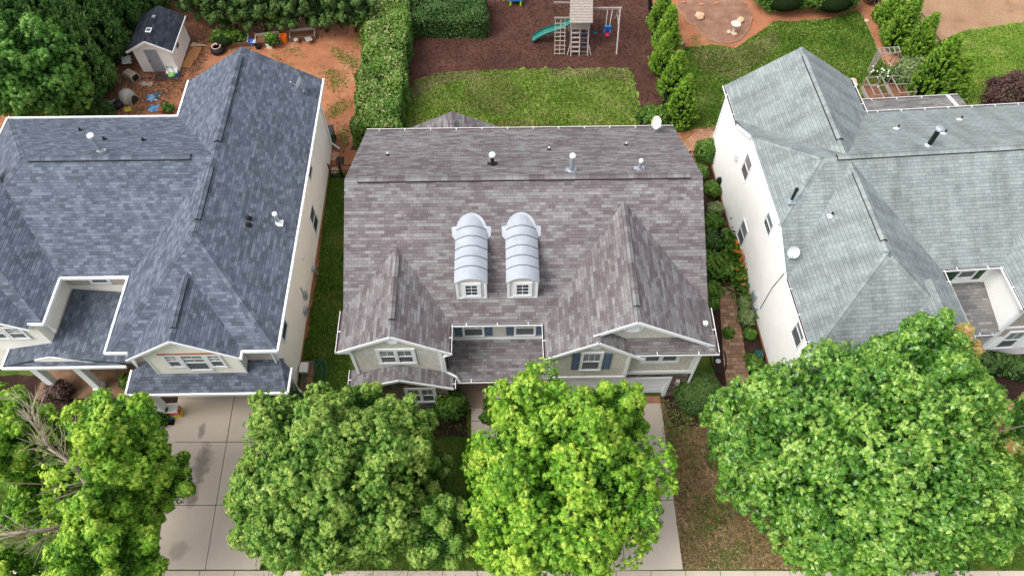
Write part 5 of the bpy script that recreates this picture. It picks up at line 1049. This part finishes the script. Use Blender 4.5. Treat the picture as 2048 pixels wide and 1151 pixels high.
def edging(label, pxs):
    m = MB(); m.tube([at(x, y, .03) for x, y in pxs], .055, 6); simple('bed_edging', label, 'edging', [('m', m, plain('stone_edging', rgb(158, 126, 102), .9, var=.5, sc=5))])
edging('curved stone edging round the gravel bed', [(1356, 14), (1364, 30), (1376, 44), (1391, 55), (1405, 68), (1419, 79), (1437, 85), (1458, 86), (1480, 80), (1490, 68), (1498, 57), (1504, 36)])
edging('thin curved edging along the small conifer bed in the right yard', [(1710, 5), (1722, 18), (1733, 45), (1744, 70), (1756, 100), (1770, 130)])
for px, lab in (((1365, 6), 'left brick of the row behind the gravel bed'), ((1402, 11), 'middle brick of the row behind the gravel bed'), ((1432, 8), 'right brick of the row behind the gravel bed')): simple('brick', lab, 'brick', [('m', rbox(at(*px), .3, .14, 0, .1, .2), plain('red_brick', rgb(186, 122, 96), .9))], 'bricks behind the gravel bed')
a = at(1365, 90); m = MB(); m.ell(a+V((0, 0, .12)), (.12, .12, .12), 14, 10); b = MB(); b.ell(a+V((.03, -.03, .125)), (.095, .105, .11), 14, 10); simple('ball', 'blue and white ball at the edge of the green yard', 'ball', [('shell', m, WPL, 1), ('panel', b, plain('navy_panel', rgb(34, 60, 120), .4), 1)])
t = thing('garden_arbor', 'weathered lattice garden arbor beside the rose bush', 'arbor', at(1743, 152)); a, b = at(1738, 154), at(1775, 150)
m = MB()
for s in (0, .5):
    o = V((0, s, 0)); m.bar(a+o, a+o+V((0, 0, 1.85)), .06, .06); m.bar(b+o, b+o+V((0, 0, 1.85)), .06, .06)
m.split('post', WOODG, t); m = MB()
for k in range(9): m.bar(a+V((0, 0, .2+.2*k)), a+V((0, .5, .2+.2*k)), .03, .04)
m.build('lattice', WOODG, t); m = MB()
for k in range(5): p = (a+V((0, 0, 1.9))).lerp(b+V((0, 0, 1.9)), k/4); m.bar(p, p+V((0, .5, 0)), .04, .05)
m.bar(a+V((-.1, 0, 1.86)), b+V((.1, 0, 1.86)), .05, .07); m.bar(a+V((-.1, .5, 1.86)), b+V((.1, .5, 1.86)), .05, .07); m.build('top', WOODG, t)
m = MB()
for k in range(8):
    q0, q1 = math.pi/2*k/8, math.pi/2*(k+1)/8; f = lambda q: a+V((.6-.6*math.cos(q), 0, 1.1+.75*math.sin(q))); m.bar(f(q0), f(q1), .05, .05)
m.build('arch', WOODG, t)
def bed_frame(label, p0, sx, sy, rot=0):
    t = thing('raised_bed', label, 'raised bed', p0, group='raised vegetable beds'); c = V(p0); m = MB(); cs, sn = math.cos(rot), math.sin(rot); f = lambda x, y, z: (c.x+cs*x-sn*y, c.y+sn*x+cs*y, z)
    for (xa, ya), (xb, yb) in (((0, 0), (sx, 0)), ((sx, 0), (sx, sy)), ((sx, sy), (0, sy)), ((0, sy), (0, 0))): m.bar(f(xa, ya, .15), f(xb, yb, .15), .06, .3)
    m.build('board', WOODG, t); m = MB(); m.poly([f(0, 0, .2), f(sx, 0, .2), f(sx, sy, .2), f(0, sy, .2)]); m.build('soil', SOIL, t); m = MB()
    for x in (0, sx):
        for y in (0, sy): m.bar(f(x, y, 0), f(x, y, .95), .045, .045)
        m.bar(f(x, 0, .93), f(x, sy, .93), .045, .045)
    for y in (0, sy/2, sy): m.bar(f(0, y, .93), f(sx, y, .93), .045, .045)
    m.build('frame', WOODG, t)
bed_frame('left wooden raised bed frame behind the brown patio roof', at(1738, 212), 1.0, 1.55, .1); bed_frame('right wooden raised bed frame behind the brown patio roof', at(1788, 208), 1.05, 1.5, .1)
sheet('garden_soil', pp((1720, 235), (1722, 165), (1740, 152), (1800, 140), (1830, 215), (1830, 235)), .011, SOIL, jit=.05)
for px, lab, s in (((1706, 163), 'tan stone left of the raised beds, nearer the arbor', .2), ((1709, 170), 'white stone left of the raised beds', .16)): 
    a = at(*px); m = MB(); m.ell(a+V((0, 0, s*.4)), (s*1.2, s*.8, s*.5), 9, 6); simple('garden_rock', lab, 'rock', [('m', m, ROCK if 'tan' in lab else WPL)])
# ------------------------------------------------------------------ side passages
a = at(606, 775); 
for i, (px, lab, rt) in enumerate((((617, 738), 'flat paving slab beside the white box, the one nearer the back', .05), ((613, 770), 'flat paving slab by the left house, the one nearer the street', .0))): simple('paving_slab', lab, 'slab', [('m', rbox(at(*px), .58, .85, .02, .09, rt), plain('rusty_slab', rgb(150, 104, 84), .9, .1, .4))], 'slabs beside the left house')
a = at(612, 738, .3); simple('hose_box', 'white topped grey hose box beside the left house wall', 'box', [('body', rbox(at(612, 742), .36, .5, 0, .42), GREY), ('lid', rbox(at(612, 742), .4, .54, .42, .48), WPL)])
m = MB(); P = []
for k in range(90): q = k*.33; cc = at(633, 755); P.append((cc.x+(.42+.1*math.sin(k*.21))*math.cos(q)-.25*math.sin(k*.05), cc.y+(.85+.2*math.cos(k*.17))*math.sin(q), .08+.0015*k))
m.tube(P, .018, 5); simple('garden_hose', 'tangled green hose strewn over the slabs and grass by the left house', 'hose', [('m', m, plain('green_hose', rgb(38, 104, 88), .5))])
a = at(1513, 716); m = MB(); m.tube([a+V((-.2, 0, .35)), a+V((.2, 0, .35))], .2, 12); b = MB(); P = []
for k in range(60): q = k*.55; P.append(a+V((-.2+.4*k/60, .24*math.cos(q), .35+.24*math.sin(q))))
b.tube(P, .03, 5); f = join(rbox(a, .5, .4, 0, .08)); simple('hose_reel', 'green hose reel beside the paver path and the white wall', 'hose reel', [('stand', f, GREY), ('drum', m, plain('dark_green', rgb(24, 62, 52), .5)), ('hose', b, plain('teal_hose', rgb(30, 90, 80), .5))])
a = at(1484, 577); simple('plant_pot_stand', 'small grey pump head by the orange lilies at the end of the paver path', 'pump', [('foot', rbox(a, .3, .25, 0, .2), GREY), ('head', join(rbox(a, .16, .14, .2, .5), rbox((a.x+.1, a.y), .3, .08, .42, .48)), GALV)])
a = at(1492, 584); m = MB(); m.ell(a+V((0, 0, .12)), (.11, .11, .12)); simple('red_float', 'small red ball beside the grey pump head', 'ball', [('m', m, plain('red_float', rgb(200, 60, 36), .5), 1)])
a = at(1436, 722); m = MB(); m.lathe([(.1, 0), (.13, .04), (.05, .06), (.01, .07)], a, 14); simple('drain_cap', 'small round drain cap in the rounded mulch bed right of the garage', 'drain cap', [('m', m, GALV)])
m = MB(); c = at(1436, 715); m.tube([c+V((.38*math.cos(q)*(1 if math.sin(q) < 0 else 1), .9*math.sin(q) if math.sin(q) < 0 else 1.6*math.sin(q), .04)) for q in [math.pi*k/14 for k in range(12, 30)]], .04, 6); simple('bed_edging', 'dark rubber edging round the mulch bed right of the garage', 'edging', [('m', m, RUB)])
a = at(697, 745); t = thing('compost_bin', 'dark brown wooden panel fence at the left end of the mauve roofed house', 'fence', MF.wor((-7.15, -.6, 0)))
m = MB()
for k in range(9):
    p, q = MF.wor((-7.28, -.9+k*.14, 0)), MF.wor((-7.28, -.78+k*.14, 0)); m.bar(p+V((0, 0, .75)), q+V((0, 0, .75)), .03, 1.5)
m.build('panel', plain('dark_fence_wood', rgb(78, 52, 40), .85, .2, .3), t); m = MB()
for y in (-.95, .36): p = MF.wor((-7.32, y, 0)); m.cube(p.x-.05, p.x+.05, p.y-.05, p.y+.05, 0, 1.65)
m.build('post', plain('dark_fence_wood', rgb(92, 62, 48), .85, .2, .3), t)
# stack of yard signs or boxes by the garage pier
a = at(346, 822)+V((.28, -.15, 0)); simple('carton_stack', 'stack of red and yellow cartons topped with a white sheet by the left garage', 'cartons', [('yellow_carton', rbox(a, .5, .42, 0, .3, .1), plain('yellow_card', rgb(224, 196, 60), .7)), ('red_carton', rbox(a, .46, .4, .3, .62, .05), cloth('red_card', rgb(196, 36, 66), rgb(228, 210, 170), 9)), ('sheet', rbox((a.x-.08, a.y+.05), .56, .5, .62, .65, .1), WPL)])
a = at(345, 835); simple('blue_jug', 'small blue plastic jug in the bed beside the left driveway', 'jug', [('m', rbox(a, .24, .2, 0, .26, .2, .8), BLUE)])
a = at(338, 830); m = MB(); m.ell(a+V((0, 0, .1)), (.14, .12, .1)); simple('garden_rock', 'small white rock in the bed beside the left driveway', 'rock', [('m', m, WPL)])

# ------------------------------------------------------------------ plants
bush('round_bush', 'large clipped round bush at the right corner of the garage', 'bush', at(1391, 815)+V((0, .35, 0)), (1.12, 1.05, 1.05), L_DK, 9000, .10, smooth_ball=True, tm=.6)
for px, r, lab, mt, n in (((902, 822), (.85, .75, .9), 'leafy dark shrub left of the front walk', L_SHR, 2600), ((985, 815), (.5, .45, .4), 'low grassy plant right of the front walk', L_SHR, 700), ((978, 838), (.45, .35, .3), 'small spiky plant at the bend of the front walk', L_SHR, 500),
     ((580, 815), (.9, .7, .8), 'dark green shrub at the right corner of the left garage', L_DK, 2600), ((318, 835), (.75, .6, .5), 'bright leafy plant beside the cartons and the left driveway', L_SHR, 1100), ((270, 770), (.6, .5, .5), 'small plant right of the left porch columns', L_SHR, 700),
     ((125, 790), (.7, .6, .5), 'dark purple shrub in front of the left porch', L_RED, 900), ((285, 830), (.9, .6, .45), 'dark ferny plant in the bed left of the left driveway', L_DK, 1200),
     ((1408, 318), (.75, .75, .8), 'dark green shrub at the back corner of the right house', L_SHR, 2000), ((1310, 250), (.9, .8, .8), 'yellow green shrub behind the rusty satellite dish', L_SHR, 1600), ((1285, 242), (.5, .4, .6), 'small leafy shrub at the back edge of the lawn', L_SHR, 600)):
    bush('shrub', lab, 'shrub', at(*px), r, mt, n, .14)
pl_ = [((1400, 350), .5, 'bright leafy shrub nearest the iron gate in the side bed', L_SHR), ((1424, 385), .55, 'leafy plant in the side bed below the iron gate', L_SHR), ((1428, 425), .5, 'spiky grey green plant in the side bed', L_ROSE), ((1424, 450), .55, 'yellow green plant in the middle of the side bed', L_SHR),
       ((1415, 490), .7, 'dark shrub hugging the mauve roof edge', L_DK), ((1420, 540), .85, 'large leafy shrub beside the top of the paver path', L_SHR), ((1448, 545), .6, 'leafy shrub between the lilies and the roof edge', L_SHR), ((1465, 490), .5, 'tall lily foliage against the white wall', L_SHR), ((1425, 585), .5, 'reddish tinged plant at the left of the paver path', L_SHR), ((1422, 612), .4, 'small plant under the right gutter', L_SHR),
       ((1487, 610), .4, 'small plant at the foot of the white wall, upper', L_ROSE), ((1490, 640), .5, 'spiky plant at the foot of the white wall, lower', L_ROSE), ((1498, 672), .35, 'yellowish low plant at the foot of the white wall', L_SHR), ((1505, 730), .5, 'low plant by the hose reel', L_SHR), ((1455, 668), .3, 'weed growing through the paver path', L_SHR)]
for px, s, lab, mt in pl_: bush('garden_plant', lab, 'plant', at(*px), (s, s*1.05, s*.75), mt, int(1400*s), .15, core=s > .45)
t = thing('daylily_clump', 'clump of orange day lilies against the white wall', 'flowers', at(1474, 530)); b_ = at(1474, 530)
n = 1100; d = rng.normal(size=(n, 3))*np.array([.42, .95, .2])+np.array([b_.x, b_.y, .42]); d[:, 2] = np.abs(d[:, 2]); leaf_mesh('leaves', d, rdir(n)+np.array([0, 0, .4]), .2*rng.uniform(.6, 1.3, n), rng.normal(.5, .2, n), L_SHR, t, 1.8)
fp2 = rng.normal(size=(22, 3))*np.array([.32, .8, .08])+np.array([b_.x, b_.y, .95]); fi = np.repeat(np.arange(22), 5); leaf_mesh('flower', fp2[fi]+rng.normal(scale=.06, size=(110, 3)), rdir(110)+np.array([0, 0, .9]), .14, rng.random(110), L_ORG, t)['kind'] = 'stuff'
def hedge(label, x0, x1, y0, y1, h, frame, n, tm=.5, bloom=.0, group=None):
    c = ((x0+x1)/2, (y0+y1)/2, 0); t = thing('hedge', label, 'hedge', c, frame)
    A = [(x1-x0)*(y1-y0)*1.5, (y1-y0)*h, (y1-y0)*h, (x1-x0)*h, (x1-x0)*h]; A = np.array(A)/sum(A); k = rng.choice(5, n, p=A); u, v = rng.random(n), rng.random(n)
    X = np.where(k == 1, x0, np.where(k == 2, x1, x0+u*(x1-x0))); Y = np.where(k == 3, y0, np.where(k == 4, y1, y0+np.where(k < 1, v, u)*(y1-y0))); Z = np.where(k == 0, h, v*h); Y = np.where((k == 1) | (k == 2), y0+u*(y1-y0), Y); Y = np.where(k == 0, y0+v*(y1-y0), Y)
    nn = np.zeros((n, 3)); nn[k == 0] = (0, 0, 1); nn[k == 1] = (-1, 0, 0); nn[k == 2] = (1, 0, 0); nn[k == 3] = (0, -1, 0); nn[k == 4] = (0, 1, 0)
    w_ = .10*np.sin(X*2.2+Y*1.3)+.09*np.sin(Y*3.1-X*1.7)+rng.normal(0, .05, n)
    ed = np.clip((h-Z)/.25, 0, 1); P = np.stack([X, Y, Z], 1)+nn*w_[:, None]
    mx = np.minimum(np.minimum(X-x0, x1-X), np.minimum(Y-y0, y1-Y)); P[:, 2] -= np.where(k == 0, np.clip(.25-mx, 0, .25)*.7, 0)
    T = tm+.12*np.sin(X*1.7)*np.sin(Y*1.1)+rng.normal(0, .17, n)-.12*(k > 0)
    bl = (rng.random(n) < bloom*(.35+.65*(np.sin(X*2.3+1)*np.sin(Y*.9+2) > -.2))) & (k == 0); T = np.where(bl, rng.uniform(.85, 1, n), np.minimum(T, .8))
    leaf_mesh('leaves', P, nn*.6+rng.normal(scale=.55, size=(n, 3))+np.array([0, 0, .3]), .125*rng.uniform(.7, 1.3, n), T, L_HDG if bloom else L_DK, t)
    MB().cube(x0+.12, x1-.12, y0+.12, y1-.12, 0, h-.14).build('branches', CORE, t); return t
hf = Frame(1.0)
ca, cb = hf.at(705, 232, 2.0), hf.at(803, 215, 2.0)
hedge('long clipped hedge with tan blossom tips beside the mulch yard', ca.x, cb.x-.1, ca.y-.9, ca.y+14, 1.95, hf, 34000, .5, .22)
ca, cb = hf.at(818, 38, 1.5), hf.at(971, 32, 1.5)
hedge('dark clipped hedge across the back of the mulch yard', ca.x, cb.x, ca.y-.1, ca.y+3.2, 1.5, hf, 13000, .62)
arb = [((1318, 62), .85, 3.0, 'small bright conifer in the row by the mesh fence, farthest from the houses'), ((1328, 100), .85, 3.1, 'small bright conifer in the row by the mesh fence, second from the far end'), ((1321, 140), .8, 2.6, 'small bright conifer in the row by the mesh fence, bushy middle one'), ((1341, 192), .9, 3.2, 'small bright conifer in the row by the mesh fence, second from the houses'), ((1356, 246), .95, 3.4, 'small bright conifer in the row by the mesh fence, nearest the houses')]
for px, r, h, lab in arb: cone_tree('arborvitae', lab, at(*px), r*1.08, h*1.1, L_ARB, 11000, .08, 'small conifers along the mesh fence', fat=.2, tm=.56)
arb = [((1772, 46), 1.05, 2.2, 'small conifer nearest the top edge in the right yard'), ((1786, 92), 1.1, 3.6, 'broad conifer in front of the far lawn, second from the top'), ((1822, 118), .9, 3.2, 'conifer just behind the rose bush'), ((1846, 190), 1.4, 4.2, 'largest conifer behind the brown patio roof'), ((1890, 198), 1.0, 3.0, 'conifer nearest the far lawn and the purple bush')]
for px, r, h, lab in arb: cone_tree('arborvitae', lab, at(*px), r*1.05, h*1.1, L_ARB, 11000, .09, 'conifers between the right back yards', fat=.25, tm=.52)
bush('rose_bush', 'grey green rose bush climbing beside the garden arbor', 'rose bush', at(1805, 165), (1.05, 1.0, 1.0), L_ROSE, 2800, .15, tm=.5)
bush('flowering_shrub', 'small shrub dotted with cream flowers at the raised beds', 'shrub', at(1770, 158), (.6, .5, .5), L_SHR, 800, .12)
b_ = at(1768, 152, .6); n = 60; 
o = leaf_mesh('flower_cluster', rng.normal(size=(n, 3))*np.array([.5, .35, .2])+np.array([b_.x, b_.y, .8]), rdir(n)+np.array([0, 0, 1]), .12, rng.random(n), L_FLW, [q for q in bpy.data.objects if q.name.startswith('flowering_shrub')][0]); o['kind'] = 'stuff'
bush('japanese_maple', 'dome shaped dark purple shrub on the far right lawn', 'shrub', at(2000, 215), (1.75, 1.5, 1.3), L_RED, 7000, .12, tm=.5)
for px, lab in (((1560, 20), 'white flowering shrub at the top edge, left of the plain green one'), ((1655, 22), 'plain green shrub at the top edge of the right yard')):
    t = bush('shrub', lab, 'shrub', at(*px)+V((0, .3, 0)), (2.2, 1.3, 1.3), L_SHR, 7500, .15, tm=.5)
    if 'white' in lab:
        n = 90; c = at(*px); q = rng.normal(size=(n, 3))*np.array([.8, .4, .4])+np.array([c.x, c.y, 2.2]); leaf_mesh('blossom', q, rdir(n)+np.array([0, -.4, 1]), .16, rng.random(n), L_FLW, t)
bush('shrub', 'low dark purple shrub at the top edge by the right conifers', 'shrub', at(1742, 6), (.6, .6, .6), L_RED, 700, .13)
for px, lab in (((1975, 735), 'dark shrub below the brown shake wall of the right house'), ((2025, 745), 'dark shrub at the far right under the windows')): bush('shrub', lab, 'shrub', at(*px), (.9, .7, .6), L_DK, 1500, .14)
# trees along the back boundary
for px, r, h, lab in (((395, 40), 2.0, 4.5, 'dark evergreen directly right of the shed'), ((455, 30), 2.1, 4.2, 'dark evergreen above the leftmost raised planter'), ((515, 28), 2.0, 4.4, 'dark evergreen above the middle raised planter'), ((575, 20), 2.2, 4.2, 'dark evergreen above the orange bucket'), ((640, 28), 2.1, 4.0, 'dark evergreen above the empty raised planter'), ((700, 22), 2.0, 4.2, 'dark evergreen beside the far end of the long hedge')):
    b_ = at(px[0], 8 if px[0] > 420 else -14, 2.2); tree('evergreen_tree', lab, 'tree', (b_.x, b_.y, 0), b_, (r*1.05, 1.5, 2.0), 34, 30, 12, .14, L_DK, BARKD, 'dark evergreens along the back boundary', low=-.75, tmean=.62, inner=.2)
for px, r, h, lab in (((150, 215), 1.9, 9, 'tall dark conifer leaning behind the bright maple'), ((180, 190), 1.9, 9.5, 'tall dark conifer nearest the dome dog house'), ((212, 118), 1.8, 9, 'tall dark conifer immediately left of the shed'), ((150, 110), 2.0, 10, 'tall dark conifer behind the others at the top left'), ((245, 55), 1.9, 8, 'tall dark conifer behind the shed roof'), ((300, 15), 1.9, 7, 'dark conifer above the shed at the top edge')):
    cone_tree('tall_conifer', lab, at(*px), r, h, L_CON, 26000, .13, 'tall conifers at the top left', fat=.95, tm=.75)
for px, s in (((238, 110), .8), ((212, 180), .8), ((215, 235), .7), ((190, 228), .9)):
    bush('undergrowth_shrub', {110: 'dark shrub squeezed between the conifers and the shed', 180: 'dark shrub behind the pet crate', 235: 'dark shrub below the dome dog house at the roof edge', 228: 'dark shrub under the bright maple at the roof edge'}[px[1]], 'shrub', at(*px), (s, s, s), L_DK, 1500, .16)
a = at(45, 145, 4.6); tree('maple_tree', 'bright green maple in the top left corner behind the dark roof', 'tree', (a.x, a.y, 0), a, (3.7, 3.3, 4.2), 95, 62, 13, .125, L_MAPG, BARK, low=-.8, tmean=.52)

# ------------------------------------------------------------------ the four street trees in front
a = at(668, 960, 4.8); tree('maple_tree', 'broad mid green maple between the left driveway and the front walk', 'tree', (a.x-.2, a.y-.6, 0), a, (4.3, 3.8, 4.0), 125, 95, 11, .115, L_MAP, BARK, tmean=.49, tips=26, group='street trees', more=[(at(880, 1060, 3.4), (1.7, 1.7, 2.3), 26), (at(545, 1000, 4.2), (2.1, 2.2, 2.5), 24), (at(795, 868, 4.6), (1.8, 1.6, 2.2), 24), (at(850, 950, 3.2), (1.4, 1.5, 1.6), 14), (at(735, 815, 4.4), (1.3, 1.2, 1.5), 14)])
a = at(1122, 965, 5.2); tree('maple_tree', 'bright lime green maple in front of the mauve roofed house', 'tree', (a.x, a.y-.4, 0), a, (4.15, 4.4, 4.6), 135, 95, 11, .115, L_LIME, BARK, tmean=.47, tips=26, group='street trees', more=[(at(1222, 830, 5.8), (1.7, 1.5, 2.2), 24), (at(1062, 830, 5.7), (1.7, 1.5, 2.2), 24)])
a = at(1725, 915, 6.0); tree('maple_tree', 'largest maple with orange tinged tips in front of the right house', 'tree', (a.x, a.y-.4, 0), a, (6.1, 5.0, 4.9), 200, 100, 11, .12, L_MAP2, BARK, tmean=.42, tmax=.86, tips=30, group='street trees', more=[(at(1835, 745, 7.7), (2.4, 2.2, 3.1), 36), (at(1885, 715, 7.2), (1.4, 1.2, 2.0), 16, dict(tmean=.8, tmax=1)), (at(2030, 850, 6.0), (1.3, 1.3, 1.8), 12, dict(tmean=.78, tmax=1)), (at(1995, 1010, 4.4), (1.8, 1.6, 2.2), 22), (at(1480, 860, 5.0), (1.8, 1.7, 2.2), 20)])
U = lambda x, y, z: at(x, y, z)
gap = lambda x, y, z, r: (at(x, y, z), at(x, y, z)+V((.9, -.55, 3.2)), r)
hole = [gap(172, 985, 4.6, .7), gap(150, 935, 5.6, .8), gap(112, 900, 6.4, .9), gap(80, 855, 6.9, .75), gap(110, 1058, 5.2, .8), gap(50, 1062, 5.8, .95), gap(-10, 1075, 6.0, 1.0), gap(120, 985, 4.8, .75), gap(60, 1110, 5.4, .75), gap(165, 860, 6.2, .3), gap(122, 800, 5.0, .5), gap(118, 835, 6.0, .3)]
a = at(220, 945, 5.3)
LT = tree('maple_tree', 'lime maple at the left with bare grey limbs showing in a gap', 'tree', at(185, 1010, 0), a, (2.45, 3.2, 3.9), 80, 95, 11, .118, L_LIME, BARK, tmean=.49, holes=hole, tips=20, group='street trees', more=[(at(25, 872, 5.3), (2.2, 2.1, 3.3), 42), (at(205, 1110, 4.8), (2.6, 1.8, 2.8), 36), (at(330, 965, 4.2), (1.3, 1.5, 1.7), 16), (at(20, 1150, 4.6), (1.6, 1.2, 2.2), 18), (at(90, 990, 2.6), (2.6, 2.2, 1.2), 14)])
mb = MB(); f = lambda x, y, z: at(x, y, z)
r0 = f(178, 1000, 4.2)
main = [r0, f(172, 960, 5.4), f(130, 915, 6.4), f(98, 895, 6.9), f(80, 862, 7.2), f(62, 820, 7.5)]; mb.tube(main, [.16, .13, .09, .065, .04, .012], 7)
main2 = [f(165, 1030, 4.4), f(110, 1058, 5.4), f(60, 1062, 6.1), (f(0, 1068, 6.4)), f(-40, 1075, 6.4)]; mb.tube(main2, [.13, .10, .08, .055, .03], 7)
def twigs(p, d, n, ln, r):
    for _ in range(n):
        q = V((d.x+random.gauss(0, .5), d.y+random.gauss(0, .5), d.z+random.gauss(0, .35))).normalized(); e = p+q*ln*random.uniform(.5, 1); m_ = p.lerp(e, .5)+V((random.gauss(0, .08), random.gauss(0, .08), random.gauss(0, .08)))
        mb.tube([p, m_, e], [r, r*.6, r*.2], 5)
        for k in range(2):
            q2 = (q+V((random.gauss(0, .6), random.gauss(0, .6), random.gauss(0, .3)))).normalized(); mb.tube([m_, m_+q2*ln*.45], [r*.45, r*.15], 4)
for pth in (main, main2):
    for i in range(1, len(pth)): 
        p = V(pth[i]); d = (p-V(pth[i-1])).normalized(); twigs(p, d, 7, 1.5, .024)
        twigs(V(pth[i-1]).lerp(p, .5), d, 4, 1.4, .02)
for q in ((158, 850), (165, 905), (150, 820)): mb.tube([f(175, 960, 5.0), f(q[0]+6, (q[1]+960)/2, 5.6), f(q[0], q[1], 6.3)], [.08, .05, .015], 5)
mb.build('bare_limb', plain('bare_grey_bark', rgb(168, 154, 136), .9, .1, .25, sc=8), LT, smooth=True)
